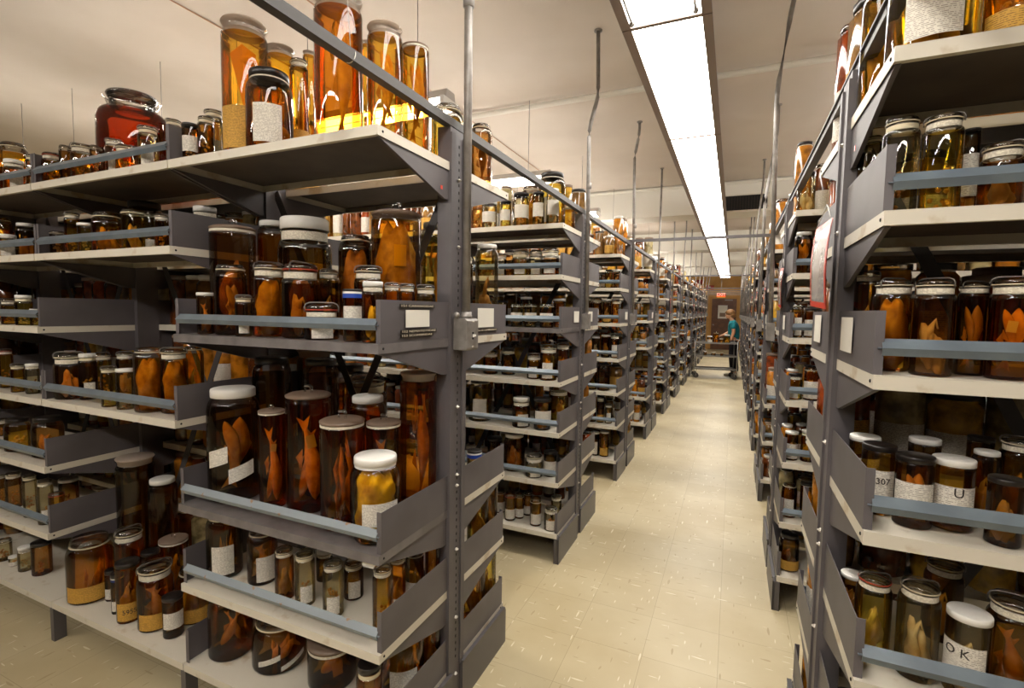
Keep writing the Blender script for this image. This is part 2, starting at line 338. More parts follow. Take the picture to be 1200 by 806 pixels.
LAB_COUNT = {}
def make_jar(x, y, z, r, h, kind, liq, spec, lid, extra, label, group, seed=0, detail=2, text=None):
    rg = random.Random(seed*7+3); P = outline(kind, r, h)
    root = thing('specimen_jar' if kind != 'V' else 'specimen_vial', label, 'jar' if kind != 'V' else 'vial', (x, y, z+.0006), 0, group)
    n = 28 if detail > 1 else 16
    g = MB(); g.lathe(P['glass'], n); obj('glass_body', g, M['glass'], root)
    fill = P['fill']; ins = r*.045
    lp = [(max(0, a-ins), max(b, ins*.8)) for a, b in P['glass'] if b < fill]
    if lp:
        rt = next((a for a, b in P['glass'] if b >= fill), r) - ins
        rt = min(rt, r-ins) if kind in 'CFWVK' else min(r-ins, lp[-1][0]*.55 + rt*.45)
        if kind in 'CFWV': rt = r-ins
        lp += [(rt, fill), (0, fill)]
        q = MB(); q.lathe(lp, n); obj('liquid', q, LM[liq], root)
    sp = specimen('h' if kind == 'H' else spec, r, fill, rg, kind == 'H') if detail > 1 or spec in 'fl' else None
    if sp:
        o = obj('specimen', sp[0], sp[1], root); o.rotation_euler = (0, 0, rg.uniform(-.5, .5) + math.atan2(x, y)*-1)
    for nm, mb_, mt in lid_parts(kind, lid, r, h, P): obj(nm, mb_, mt, root)
    face = math.atan2(-y, -x) + rg.uniform(-.25, .25)         # labels are turned towards the near cross aisle
    if detail <= 1: face = -PI/2 + .5*rg.uniform(-1, 1)
    nr, n0, n1 = P['neck']
    if kind == 'K' and lid in 'gcr':
        w = MB(); a = face + PI/2 + rg.uniform(-.5, .9); c, s_ = math.cos(a), math.sin(a); q = r*.95; zt = h + .02*r; zl = n1+.02*r
        pts = [(q*c, q*s_, zl), (q*1.02*c, q*1.02*s_, (zl+zt)/2), (q*.93*c, q*.93*s_, zt-.10*r), (q*.7*c, q*.7*s_, zt), (0, 0, zt+.01*r), (-q*.7*c, -q*.7*s_, zt), (-q*.93*c, -q*.93*s_, zt-.10*r), (-q*1.02*c, -q*1.02*s_, (zl+zt)/2), (-q*c, -q*s_, zl)]
        w.tube(pts, max(.0013, r*.045), 6)
        w.tube([(nr*1.03*math.cos(t), nr*1.03*math.sin(t), n1+.01*r) for t in [i*2*PI/16 for i in range(16)]], max(.0009, r*.022), 5, closed=True)
        obj('wire_clamp', w, M['wire'], root)
    if kind == 'K' or 'B' in extra or kind == 'H' or (kind == 'S' and 'L' in extra) or (kind == 'C' and lid == 'g' and rg.random() < .3):
        if n1 > n0:
            b = MB(); b.lathe([(nr*1.03, n0), (nr*1.03, n1)], n); 
            m_ = M['band'] if kind != 'K' or rg.random() < .7 else M['cream_rub']
            obj('paper_band', b, M['white'] if kind == 'H' else m_, root)
    top = P['fill']
    if 'L' in extra or 'Y' in extra:
        mt = M['paper'] if 'L' in extra else M['yellow']
        z0, z1 = (.10*top, min(.72*top, .12*top+1.7*r)) if detail > 1 else (.08*top, .7*top)
        if kind == 'W' and detail > 1 and top > 2.2*r: z0, z1 = .30*top, .78*top
        if kind == 'H': z0, z1 = r*.85, r*1.75
        if 'Y' in extra and 'L' not in extra: z0, z1 = .06*top, .40*top
        hf = 1.15 if kind in 'VW' else .62
        if 'Y' in extra: hf = 1.25
        if kind == 'H': hf = .75
        obj('paper_label', patch(r*1.012, z0, z1, face + (.35 if kind == 'H' else 0), hf), mt, root)
    if 'P' in extra:
        obj('paper_label', patch(r*1.012, top*.42, top*.60, face-.62, .42, r*.28), M['paper'], root)
        obj('paper_label', patch(r*1.012, top*.26, top*.42, face+.30, .48, r*.30), M['paper'], root)
    if 'T' in extra:
        t = MB(); q = r*.20; zz = top*.66; rr = r*.84; a = face+.12; c, s_ = math.cos(a), math.sin(a)
        hh = .30*r if r < .072 or kind != 'C' else .30*r
        if kind == 'C' and r > .05 and lid == 'g' and x < -.94 and z > 1.3: q, hh, zz = r*.24, r*.42, top*.70
        t.box(-.0008, -q, -hh, .0008, q, hh); o = obj('paper_tag', t, M['tagyel'] if q > r*.21 or z < .5 else M['paper_plain'], root, (rr*c, rr*s_, zz), a)
        o.rotation_euler = (rg.uniform(-.5, .5), 0, a)
    if text:
        for (s_, sz, a, zz) in text: wrap_text(s_, sz, r*1.02, face+a, zz, root)
    return root
def text_mesh(s_, size, mat, ext=.0004):
    cu = bpy.data.curves.new('t', 'FONT'); cu.body = s_; cu.size = size; cu.align_x = 'CENTER'; cu.align_y = 'CENTER'; cu.extrude = ext; cu.resolution_u = 3
    o = bpy.data.objects.new('t', cu); C.objects.link(o); dg = bpy.context.evaluated_depsgraph_get(); me = bpy.data.meshes.new_from_object(o.evaluated_get(dg))
    bpy.data.objects.remove(o); bpy.data.curves.remove(cu); me.materials.clear(); me.materials.append(mat); me.name = 'lettering'; return me
def wrap_text(s_, size, r, a, z, parent):
    me = text_mesh(s_, size, M['ink'])
    for v in me.vertices:
        x, y, e = v.co; q = a + x/r; v.co = ((r+e)*math.cos(q), (r+e)*math.sin(q), z+y)
    link('lettering', me, parent)
JARS = {
 'L1b1s0': (2.0, [
  (-1.762, 1.168, 0.0265, 0.131, 'W', 'b', 'p', 'k', 'L'),
  (-1.708, 1.187, 0.0266, 0.156, 'K', 'd', 'p', 'g', ''),
  (-1.759, 1.253, 0.0307, 0.21, 'K', 'c', 'w', 'g', ''),
  (-1.558, 1.227, 0.0711, 0.45, 'F', 'a', 't', 'c', 'Y'),
  (-1.413, 1.201, 0.0714, 0.255, 'S', 'd', 'l', 'k', 'L'),
  (-1.589, 1.4, 0.05, 0.459, 'F', 'o', 'l', 'c', ''),
  (-1.502, 1.407, 0.0322, 0.409, 'K', 'a', 's', 'c', 'Y'),
  (-1.511, 1.465, 0.0226, 0.462, 'F', 'a', 'l', 'c', ''),
  (-1.138, 1.22, 0.0709, 0.434, 'F', 'r', 'n', 'c', ''),
  (-1.214, 1.44, 0.0199, 0.429, 'F', 'a', 'l', 'c', ''),
  (-0.994, 1.26, 0.0515, 0.339, 'F', 'a', 'f', 'c', ''),
  (-0.958, 1.366, 0.043, 0.343, 'C', 'a', 'f', 'c', 'B'),
 ]),
 'L1f1s0': (2.0, [
  (-1.057, 1.72, 0.0645, 0.291, 'S', 'y', 'l', 'c', ''),
  (-0.96, 1.822, 0.045, 0.241, 'S', 'b', 'n', 'g', ''),
 ]),
 'L1b2s0': (2.0, [
  (-2.662, 1.166, 0.0329, 0.135, 'K', 'o', 'p', 'r', ''),
  (-2.579, 1.18, 0.0239, 0.157, 'V', 'd', 'p', 'g', ''),
  (-2.459, 1.18, 0.0397, 0.15, 'K', 'a', 'p', 'c', ''),
  (-2.343, 1.17, 0.0202, 0.127, 'V', 'b', 'p', 'g', ''),
  (-2.241, 1.18, 0.0286, 0.144, 'K', 'a', 'p', 'c', 'L'),
  (-2.164, 1.18, 0.034, 0.112, 'K', 'a', 'p', 'c', ''),
  (-2.437, 1.362, 0.13, 0.4, 'R', 'x', 'w', 'g', ''),
  (-2.006, 1.17, 0.0329, 0.158, 'K', 'c', 'p', 'c', 'L'),
  (-1.984, 1.25, 0.0273, 0.207, 'K', 'b', 'p', 'c', ''),
 ]),
 'L1b3s0': (2.0, [
  (-3.316, 1.3, 0.0589, 0.292, 'S', 'o', 'l', 'g', ''),
  (-2.978, 1.167, 0.0374, 0.137, 'K', 'a', 'p', 'w', 'L'),
  (-2.895, 1.2, 0.0251, 0.16, 'K', 'c', 'p', 'c', 'L'),
 ]),
 'L1b2s1': (1.708, [
  (-2.669, 1.177, 0.026, 0.101, 'W', 'b', 'p', 'g', ''),
  (-2.557, 1.18, 0.0271, 0.174, 'K', 'o', 'p', 'c', 'B'),
  (-2.438, 1.17, 0.028, 0.12, 'W', 'y', 'p', 'w', ''),
  (-2.345, 1.2, 0.0533, 0.164, 'S', 'a', 'l', 'g', ''),
  (-2.149, 1.19, 0.0402, 0.159, 'W', 'y', 'l', 'c', 'B'),
  (-2.443, 1.4, 0.0734, 0.25, 'S', 'd', 'w', 'k', ''),
  (-2.093, 1.217, 0.0174, 0.147, 'V', 'c', 'p', 'g', 'L'),
  (-1.959, 1.18, 0.0236, 0.129, 'K', 'o', 'p', 'c', 'B'),
  (-2.005, 1.38, 0.0471, 0.196, 'K', 'd', 'l', 'w', ''),
 ]),
 'L1b3s1': (1.708, [
  (-3.511, 1.32, 0.0362, 0.231, 'S', 'o', 'l', 'g', ''),
  (-3.093, 1.172, 0.0417, 0.106, 'S', 'c', 'p', 'w', 'L'),
  (-3.232, 1.3, 0.0417, 0.185, 'S', 'd', 'l', 'w', ''),
 ]),
 'L1b3s2': (1.4, [
  (-3.533, 1.3, 0.0182, 0.093, 'K', 'o', 'p', 'c', ''),
  (-3.097, 1.17, 0.0292, 0.119, 'K', 'o', 'p', 'c', 'B'),
  (-2.943, 1.162, 0.0316, 0.135, 'K', 'y', 'p', 'w', ''),
  (-2.89, 1.18, 0.0191, 0.074, 'W', 'y', 'p', 'w', ''),
 ]),
 'L1b2s3': (1.087, [
  (-2.64, 1.185, 0.0548, 0.203, 'K', 'b', 'l', 'c', 'B'),
  (-2.553, 1.211, 0.0328, 0.198, 'K', 'd', 'p', 'w', 'L'),
  (-2.624, 1.3, 0.0364, 0.193, 'K', 'y', 'p', 'c', 'B'),
  (-2.297, 1.16, 0.028, 0.164, 'K', 'y', 'p', 'c', ''),
  (-2.485, 1.32, 0.0329, 0.202, 'K', 'b', 'l', 'c', ''),
  (-2.189, 1.161, 0.0305, 0.16, 'W', 'c', 'p', 'w', ''),
  (-2.068, 1.182, 0.0519, 0.25, 'S', 'o', 'h', 'c', ''),
  (-1.968, 1.214, 0.0464, 0.25, 'K', 'o', 'h', 'g', ''),
  (-1.983, 1.3, 0.0367, 0.25, 'S', 'a', 'l', 'g', ''),
 ]),
 'L1b3s3': (1.087, [
  (-3.236, 1.2, 0.027, 0.188, 'K', 'o', 'p', 'r', ''),
  (-3.024, 1.16, 0.0258, 0.132, 'K', 'o', 'p', 'c', ''),
  (-2.919, 1.17, 0.0256, 0.137, 'K', 'c', 'p', 'w', ''),
 ]),
 'L1b1s2': (1.4, [
  (-1.712, 1.17, 0.027, 0.146, 'W', 'b', 'f', 'w', ''),
  (-1.61, 1.195, 0.0538, 0.245, 'S', 'd', 'f', 'c', ''),
  (-1.713, 1.283, 0.0774, 0.418, 'C', 'b', 'l', 'g', 'B'),
  (-1.499, 1.156, 0.0259, 0.137, 'K', 'c', 'w', 'g', 'L'),
  (-1.429, 1.2, 0.0512, 0.247, 'K', 'o', 'h', 'c', ''),
  (-1.675, 1.43, 0.0589, 0.434, 'S', 'r', 'w', 'w', 'T'),
  (-1.294, 1.207, 0.0594, 0.244, 'K', 'd', 'l', 'r', ''),
  (-1.465, 1.39, 0.0942, 0.425, 'K', 'd', 'l', 'w', 'B'),
  (-1.181, 1.183, 0.0526, 0.114, 'K', 'b', 'l', 'r', 'L'),
  (-1.294, 1.33, 0.0335, 0.232, 'K', 'd', 'l', 'c', 'B'),
  (-1.045, 1.17, 0.0278, 0.156, 'W', 'd', 'w', 'u', 'L'),
  (-1.251, 1.42, 0.061, 0.36, 'S', 'b', 'h', 'g', 'T'),
  (-1.076, 1.278, 0.0443, 0.234, 'K', 'd', 'l', 'g', ''),
  (-0.962, 1.162, 0.0319, 0.177, 'K', 'o', 'l', 'w', 'B'),
  (-0.943, 1.225, 0.0233, 0.176, 'K', 'o', 'p', 'c', 'B'),
  (-1.065, 1.409, 0.0835, 0.453, 'C', 'a', 'h', 'g', 'T'),
  (-0.94, 1.297, 0.0244, 0.177, 'K', 'o', 'p', 'c', 'B'),
  (-0.947, 1.412, 0.0317, 0.18, 'K', 'c', 'p', 'c', 'B'),
 ]),
 'L1f1s2': (1.4, [
  (-1.11, 1.72, 0.0562, 0.443, 'S', 'y', 'n', 'w', ''),
  (-0.949, 1.68, 0.0316, 0.305, 'K', 'b', 'l', 'c', ''),
  (-0.964, 1.895, 0.049, 0.374, 'S', 'c', 'l', 'w', ''),
 ]),
 'L1b1s4': (0.787, [
  (-1.691, 1.254, 0.0892, 0.411, 'S', 'd', 'f', 'w', 'P'),
  (-1.685, 1.42, 0.0724, 0.513, 'S', 'd', 'w', 'k', ''),
  (-1.488, 1.25, 0.0447, 0.363, 'C', 'r', 'f', 'g', 'T'),
  (-1.36, 1.296, 0.0758, 0.437, 'C', 'r', 'f', 'g', 'T'),
  (-1.429, 1.425, 0.067, 0.519, 'S', 'd', 'w', 'k', ''),
  (-1.154, 1.24, 0.0711, 0.376, 'C', 'r', 's', 'g', 'B'),
  (-1.192, 1.41, 0.0643, 0.4, 'S', 'r', 'w', 'w', ''),
  (-0.992, 1.207, 0.0766, 0.263, 'H', 'y', 'l', 'w', 'L'),
  (-1.056, 1.327, 0.057, 0.358, 'C', 'd', 'f', 'g', 'B'),
  (-0.987, 1.429, 0.0632, 0.495, 'F', 'r', 'n', 'g', ''),
 ]),
 'L1f1s4': (0.787, [
  (-1.715, 1.673, 0.0748, 0.523, 'F', 'b', 'h', 'g', ''),
  (-1.648, 1.816, 0.0808, 0.448, 'S', 'd', 'l', 'k', ''),
  (-1.595, 1.694, 0.0252, 0.398, 'V', 'r', 'w', 'w', ''),
  (-1.463, 1.72, 0.089, 0.425, 'K', 'r', 'l', 'g', ''),
  (-1.061, 1.68, 0.0427, 0.45, 'F', 'r', 'l', 'g', ''),
  (-0.945, 1.764, 0.0304, 0.142, 'W', 'b', 'p', 'u', ''),
 ]),
 'L1b1s5': (0.488, [
  (-1.729, 1.232, 0.0611, 0.242, 'S', 'd', 'j', 'w', 'L'),
  (-1.559, 1.259, 0.052, 0.198, 'S', 'd', 'f', 'c', 'L'),
  (-1.395, 1.213, 0.0316, 0.179, 'K', 'b', 'l', 'c', 'B'),
  (-1.304, 1.218, 0.0326, 0.184, 'K', 'c', 'p', 'c', 'L'),
  (-1.357, 1.36, 0.0298, 0.115, 'K', 'd', 'p', 'w', 'B'),
  (-1.172, 1.211, 0.033, 0.184, 'K', 'c', 'p', 'c', 'L'),
  (-1.182, 1.319, 0.034, 0.134, 'K', 'd', 'p', 'c', 'L'),
  (-0.953, 1.19, 0.03, 0.224, 'K', 'a', 'p', 'c', 'B'),
  (-0.979, 1.3, 0.0269, 0.203, 'K', 'r', 'l', 'c', 'L'),
  (-0.981, 1.4, 0.0314, 0.181, 'V', 'd', 'l', 'g', 'L'),
  (-0.947, 1.46, 0.0264, 0.187, 'V', 'r', 'l', 'g', 'L'),
 ]),
 'L1b1s6': (0.18, [
  (-1.713, 1.238, 0.0766, 0.25, 'S', 'b', 'f', 'w', ''),
  (-1.503, 1.28, 0.094, 0.191, 'S', 'b', 'j', 'g', 'P'),
  (-1.256, 1.29, 0.0826, 0.179, 'C', 'd', 'f', 'g', 'T'),
  (-0.988, 1.17, 0.0403, 0.224, 'K', 'b', 'l', 'k', ''),
  (-0.993, 1.343, 0.0758, 0.244, 'S', 'a', 'j', 'g', 'L'),
  (-0.953, 1.454, 0.0385, 0.271, 'K', 'r', 'l', 'g', 'B'),
 ]),
 'L1f1s6': (0.18, [
  (-0.971, 1.812, 0.053, 0.28, 'S', 'a', 'l', 'g', ''),
  (-0.959, 1.911, 0.0439, 0.28, 'S', 'y', 'l', 'g', ''),
 ]),
 'L1f1s5': (0.488, [
  (-0.963, 1.834, 0.0458, 0.28, 'S', 'y', 'l', 'g', ''),
  (-0.951, 1.919, 0.0363, 0.28, 'S', 'b', 'l', 'g', ''),
 ]),
 'L1b2s6': (0.18, [
  (-2.609, 1.216, 0.0861, 0.279, 'S', 'r', 'j', 'g', 'Y'),
  (-2.496, 1.24, 0.0262, 0.137, 'V', 'd', 'w', 'k', 'L'),
  (-2.366, 1.195, 0.0235, 0.171, 'V', 'd', 'w', 'u', 'L'),
  (-2.272, 1.187, 0.0431, 0.252, 'W', 'a', 'l', 'k', 'Y'),
  (-2.416, 1.271, 0.0572, 0.333, 'K', 'r', 'l', 'c', ''),
  (-2.611, 1.414, 0.0784, 0.589, 'F', 'd', 'w', 'g', ''),
  (-2.317, 1.302, 0.0363, 0.235, 'W', 'r', 'l', 'k', ''),
  (-2.132, 1.213, 0.0644, 0.268, 'K', 'b', 'f', 'c', 'Y'),
  (-2.435, 1.432, 0.0601, 0.505, 'S', 'd', 'w', 'w', ''),
  (-2.004, 1.202, 0.0361, 0.164, 'W', 'd', 'w', 'k', 'L'),
  (-2.315, 1.401, 0.0589, 0.272, 'C', 'o', 'l', 'g', 'B'),
  (-2.036, 1.315, 0.0674, 0.227, 'S', 'a', 'l', 'g', 'Y'),
 ]),
 'L1b3s6': (0.18, [
  (-3.382, 1.208, 0.032, 0.106, 'W', 'c', 'p', 'g', ''),
  (-3.263, 1.2, 0.021, 0.049, 'W', 'c', 'p', 'w', 'L'),
  (-3.155, 1.203, 0.0294, 0.12, 'K', 'c', 'p', 'w', ''),
  (-3.046, 1.222, 0.0396, 0.16, 'W', 'b', 'p', 'k', ''),
 ]),
 'L1b3s4': (0.787, [
  (-3.57, 1.295, 0.0297, 0.093, 'K', 'o', 'p', 'c', ''),
  (-3.156, 1.2, 0.0507, 0.155, 'S', 'a', 'p', 'k', ''),
  (-2.929, 1.22, 0.0599, 0.182, 'S', 'b', 'l', 'k', ''),
 ]),
 'L1b3s5': (0.488, [
  (-3.302, 1.18, 0.0206, 0.159, 'K', 'b', 'p', 'c', ''),
  (-3.226, 1.2, 0.031, 0.177, 'K', 'b', 'p', 'c', ''),
  (-3.019, 1.18, 0.0266, 0.201, 'K', 'c', 'p', 'c', ''),
  (-2.858, 1.17, 0.0292, 0.205, 'K', 'c', 'p', 'c', 'L'),
  (-2.754, 1.167, 0.0288, 0.163, 'W', 'o', 'p', 'r', ''),
  (-2.951, 1.3, 0.0386, 0.158, 'W', 'b', 'p', 'w', ''),
 ]),
 'R1b1s0': (2.0, [
  (0.298, 1.498, 0.0417, 0.287, 'S', 'y', 'l', 'g', ''),
  (0.33, 1.256, 0.0724, 0.267, 'S', 'y', 'l', 'k', 'L'),
  (0.448, 1.249, 0.042, 0.176, 'S', 'a', 'p', 'g', 'Y'),
 ]),
 'R1b1s1': (1.7, [
  (0.285, 1.524, 0.0151, 0.22, 'K', 'b', 'p', 'c', ''),
  (0.288, 1.452, 0.0177, 0.225, 'K', 'c', 'p', 'c', ''),
  (0.302, 1.287, 0.0318, 0.207, 'K', 'c', 'p', 'c', 'B'),
  (0.351, 1.22, 0.0314, 0.183, 'K', 'y', 'p', 'c', 'B'),
  (0.445, 1.38, 0.0158, 0.196, 'W', 'b', 'l', 'k', 'L'),
  (0.444, 1.23, 0.0323, 0.123, 'K', 'b', 'l', 'c', 'B'),
  (0.505, 1.24, 0.0249, 0.131, 'K', 'c', 'l', 'c', 'L'),
 ]),
 'R1b1s2': (1.386, [
  (0.297, 1.468, 0.0273, 0.222, 'K', 'd', 'l', 'g', 'B'),
  (0.305, 1.282, 0.0355, 0.192, 'K', 'a', 'h', 'g', 'B'),
  (0.354, 1.213, 0.0334, 0.187, 'K', 'b', 'l', 'g', 'B'),
  (0.431, 1.267, 0.025, 0.184, 'K', 'd', 'f', 'g', 'B'),
  (0.472, 1.219, 0.0345, 0.189, 'K', 'r', 'f', 'c', 'T'),
  (0.545, 1.24, 0.0309, 0.182, 'K', 'd', 'l', 'g', 'B'),
 ]),
 'R1b1s3': (1.075, [
  (0.301, 1.419, 0.0314, 0.139, 'W', 'y', 'p', 'w', 'L'),
  (0.301, 1.292, 0.0314, 0.149, 'W', 'a', 'p', 'k', 'L'),
  (0.35, 1.241, 0.0326, 0.145, 'W', 'b', 'f', 'k', 'L'),
  (0.398, 1.36, 0.0289, 0.158, 'W', 'd', 'l', 'w', ''),
  (0.418, 1.262, 0.0346, 0.143, 'W', 'a', 'p', 'w', 'L'),
  (0.529, 1.46, 0.0242, 0.153, 'W', 'd', 'l', 'k', ''),
  (0.489, 1.319, 0.0246, 0.152, 'S', 'd', 'l', 'w', ''),
  (0.48, 1.21, 0.0261, 0.127, 'W', 'd', 'l', 'k', ''),
  (0.546, 1.337, 0.0311, 0.183, 'K', 'd', 'l', 'c', 'B'),
 ]),
 'R1b1s4': (0.765, [
  (0.294, 1.427, 0.0241, 0.102, 'W', 'b', 'l', 'w', ''),
  (0.303, 1.272, 0.0331, 0.18, 'K', 'y', 'l', 'r', 'B'),
  (0.371, 1.235, 0.0356, 0.199, 'K', 'c', 'l', 'c', 'B'),
  (0.465, 1.41, 0.0361, 0.184, 'K', 'd', 'l', 'g', 'B'),
  (0.444, 1.215, 0.0345, 0.165, 'W', 'c', 'l', 'w', 'L'),
  (0.519, 1.24, 0.0401, 0.203, 'K', 'd', 'f', 'c', 'B'),
 ]),
 'M1b1s0': (2.0, [
  (-1.514, 2.84, 0.042, 0.208, 'W', 'b', 'p', 'k', ''),
  (-1.409, 2.8, 0.0462, 0.166, 'W', 'c', 'p', 'w', 'L'),
  (-1.289, 2.78, 0.0326, 0.158, 'W', 'y', 'p', 'k', 'L'),
  (-1.189, 2.782, 0.047, 0.196, 'W', 'c', 'p', 'k', 'L'),
  (-1.192, 2.95, 0.0676, 0.275, 'S', 'y', 'l', 'g', ''),
  (-1.075, 2.776, 0.0341, 0.191, 'W', 'c', 'p', 'k', 'L'),
  (-0.988, 2.776, 0.036, 0.204, 'W', 'c', 'p', 'w', 'L'),
  (-1.034, 2.889, 0.0827, 0.323, 'S', 'y', 'l', 'k', 'L'),
  (-0.953, 2.982, 0.038, 0.163, 'K', 'o', 'p', 'g', ''),
 ]),
 'M1b1s1': (1.708, [
  (-1.429, 2.8, 0.0517, 0.191, 'S', 'y', 'p', 'w', ''),
  (-1.323, 2.79, 0.0357, 0.139, 'K', 'c', 'p', 'c', 'L'),
  (-1.307, 2.88, 0.0313, 0.17, 'K', 'b', 'p', 'k', ''),
  (-1.192, 2.788, 0.0525, 0.155, 'K', 'y', 'p', 'c', 'L'),
  (-1.12, 2.86, 0.0455, 0.161, 'K', 'c', 'p', 'c', 'L'),
  (-1.001, 2.79, 0.0535, 0.159, 'K', 'b', 'l', 'c', 'L'),
 ]),
 'M1b1s2': (1.4, [
  (-1.35, 2.88, 0.0343, 0.162, 'W', 'b', 'p', 'k', ''),
  (-1.205, 2.78, 0.0378, 0.139, 'W', 'c', 'p', 'c', 'L'),
  (-1.194, 2.9, 0.0364, 0.184, 'W', 'c', 'p', 'w', ''),
  (-1.116, 2.78, 0.0373, 0.14, 'W', 'c', 'p', 'c', 'L'),
  (-1.012, 2.78, 0.0416, 0.141, 'W', 'b', 'p', 'c', 'L'),
  (-0.98, 2.92, 0.0356, 0.175, 'W', 'b', 'p', 'w', ''),
 ]),
 'M1b1s3': (1.087, [
  (-1.43, 2.88, 0.0483, 0.154, 'K', 'r', 'l', 'g', ''),
  (-1.312, 2.9, 0.0452, 0.175, 'K', 'd', 'l', 'k', ''),
  (-1.098, 2.805, 0.0428, 0.154, 'K', 'o', 'p', 'g', 'L'),
  (-1.0, 2.791, 0.0518, 0.211, 'K', 'o', 'l', 'g', 'L'),
  (-0.956, 2.931, 0.0409, 0.215, 'K', 'r', 'l', 'c', ''),
 ]),
 'M1b1s4': (0.787, [
  (-1.482, 2.84, 0.075, 0.27, 'S', 'y', 'l', 'k', 'L'),
  (-1.171, 2.791, 0.056, 0.182, 'K', 'b', 'l', 'w', 'L'),
  (-1.031, 2.79, 0.0524, 0.189, 'W', 'd', 'l', 'k', 'L'),
  (-0.977, 2.93, 0.0618, 0.247, 'K', 'y', 'n', 'g', ''),
 ]),
 'M1b1s5': (0.488, [
  (-1.401, 2.9, 0.049, 0.178, 'W', 'd', 'p', 'k', ''),
  (-1.244, 2.86, 0.0686, 0.234, 'S', 'b', 'l', 'w', ''),
  (-1.08, 2.79, 0.0532, 0.141, 'K', 'c', 'p', 'c', 'L'),
  (-0.993, 2.84, 0.0406, 0.156, 'W', 'd', 'p', 'k', 'L'),
 ]),
 'M1b1s6': (0.18, [
  (-1.35, 2.88, 0.0352, 0.151, 'V', 'b', 'p', 'c', 'L'),
  (-1.24, 2.8, 0.0339, 0.173, 'V', 'a', 'p', 'r', 'L'),
  (-1.198, 2.852, 0.029, 0.157, 'V', 'a', 'p', 'c', 'L'),
  (-1.167, 2.92, 0.0295, 0.156, 'V', 'b', 'p', 'g', 'L'),
  (-1.067, 2.8, 0.0357, 0.17, 'V', 'a', 'p', 'c', 'L'),
  (-0.959, 2.78, 0.0425, 0.142, 'K', 'c', 'p', 'c', 'L'),
  (-0.955, 2.86, 0.0332, 0.184, 'K', 'c', 'p', 'c', 'L'),
 ]),
}
# ------------------------------------------------------------------ place constants (metres; camera stands at the origin of the cross aisle)
XL, XR, YF, YFR, PITCH, DEPTH, BAY = -.90, .25, 1.1123, 1.160, 1.607, .859, .905
SD = .380                       # shelf depth, front lip to upright
LEV = [2.0, 1.708, 1.40, 1.087, .787, .488, .18]
NR = 12
ORD = ['first','second','third','fourth','fifth','sixth','seventh','eighth','ninth','tenth','eleventh','twelfth','thirteenth','fourteenth','fifteenth','sixteenth','seventeenth','eighteenth','nineteenth','twentieth']

# ---- shared shelf meshes (local: x centred, y 0 = front edge, z 0 = deck)
W2 = (BAY-.006)/2
def shelf_mesh():
    m = MB(); t = .0015
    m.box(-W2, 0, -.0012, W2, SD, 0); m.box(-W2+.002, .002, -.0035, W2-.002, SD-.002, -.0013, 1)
    m.box(-W2, 0, -.028, W2, t, -.0015); m.box(-W2, SD-t, -.028, W2, SD, -.0015)
    m.box(-W2, t, -.028, -W2+t, SD-t, -.0015); m.box(W2-t, t, -.028, W2, SD-t, -.0015)
    m.box(-W2+t, t, -.028, W2-t, .014, -.0265)
    return m
ME = {}
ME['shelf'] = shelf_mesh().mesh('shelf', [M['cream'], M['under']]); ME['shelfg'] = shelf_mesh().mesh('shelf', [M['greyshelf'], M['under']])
def side_mesh(s, mat):
    m = MB(); x0, x1 = (W2-.0018, W2) if s > 0 else (-W2, -W2+.0018)
    m.box(x0, .012, 0, x1, SD, .125); 
    fx0, fx1 = (W2-.016, W2) if s > 0 else (-W2, -W2+.016)
    m.box(fx0, .0105, 0, fx1, .0123, .125)                      # turned front flange
    return m.mesh('end_panel', mat)
def bracket_mesh(s, drop=.125):
    m = MB(); x0, x1 = (W2-.006, W2-.004) if s > 0 else (-W2+.004, -W2+.006)
    m.prism([(.012, -.028), (SD, -.028), (SD, -drop), (SD-.03, -drop)], 'x', x0, x1)
    xa, xb = (W2-.014, W2-.004) if s > 0 else (-W2+.004, -W2+.014)
    m.prism([(.012, -.028), (SD-.03, -drop), (SD, -drop), (SD, -drop-.0016), (SD-.03, -drop-.0016), (.010, -.030)], 'x', xa, xb)
    return m.mesh('side_bracket', M['grey'])
def bolt_mesh():
    m = MB()
    for s in (-1, 1):
        m.ball((s*(W2+.0005), .022, -.014), .004, 8, 0, (.5, 1, 1))
    return m.mesh('bolt', M['hole'])
ME['ep+'] = side_mesh(1, M['grey']); ME['ep-'] = side_mesh(-1, M['grey'])
ME['sb+'] = bracket_mesh(1); ME['sb-'] = bracket_mesh(-1); ME['bolt'] = bolt_mesh()
def rail_mesh(mat):
    m = MB(); a, b = -W2+.0125, W2-.0125
    m.prism([(.001, .053), (.016, .071), (.0175, .0695), (.0035, .0528), (.0095, .039), (.0078, .038)], 'x', a, b)
    for s_ in (a, b): m.box(s_-.007, .004, .0515, s_+.007, .0095, .0535)
    return m.mesh('front_rail', mat)
ME['rail'] = rail_mesh(M['rail']); ME['railw'] = rail_mesh(M['rail_worn'])

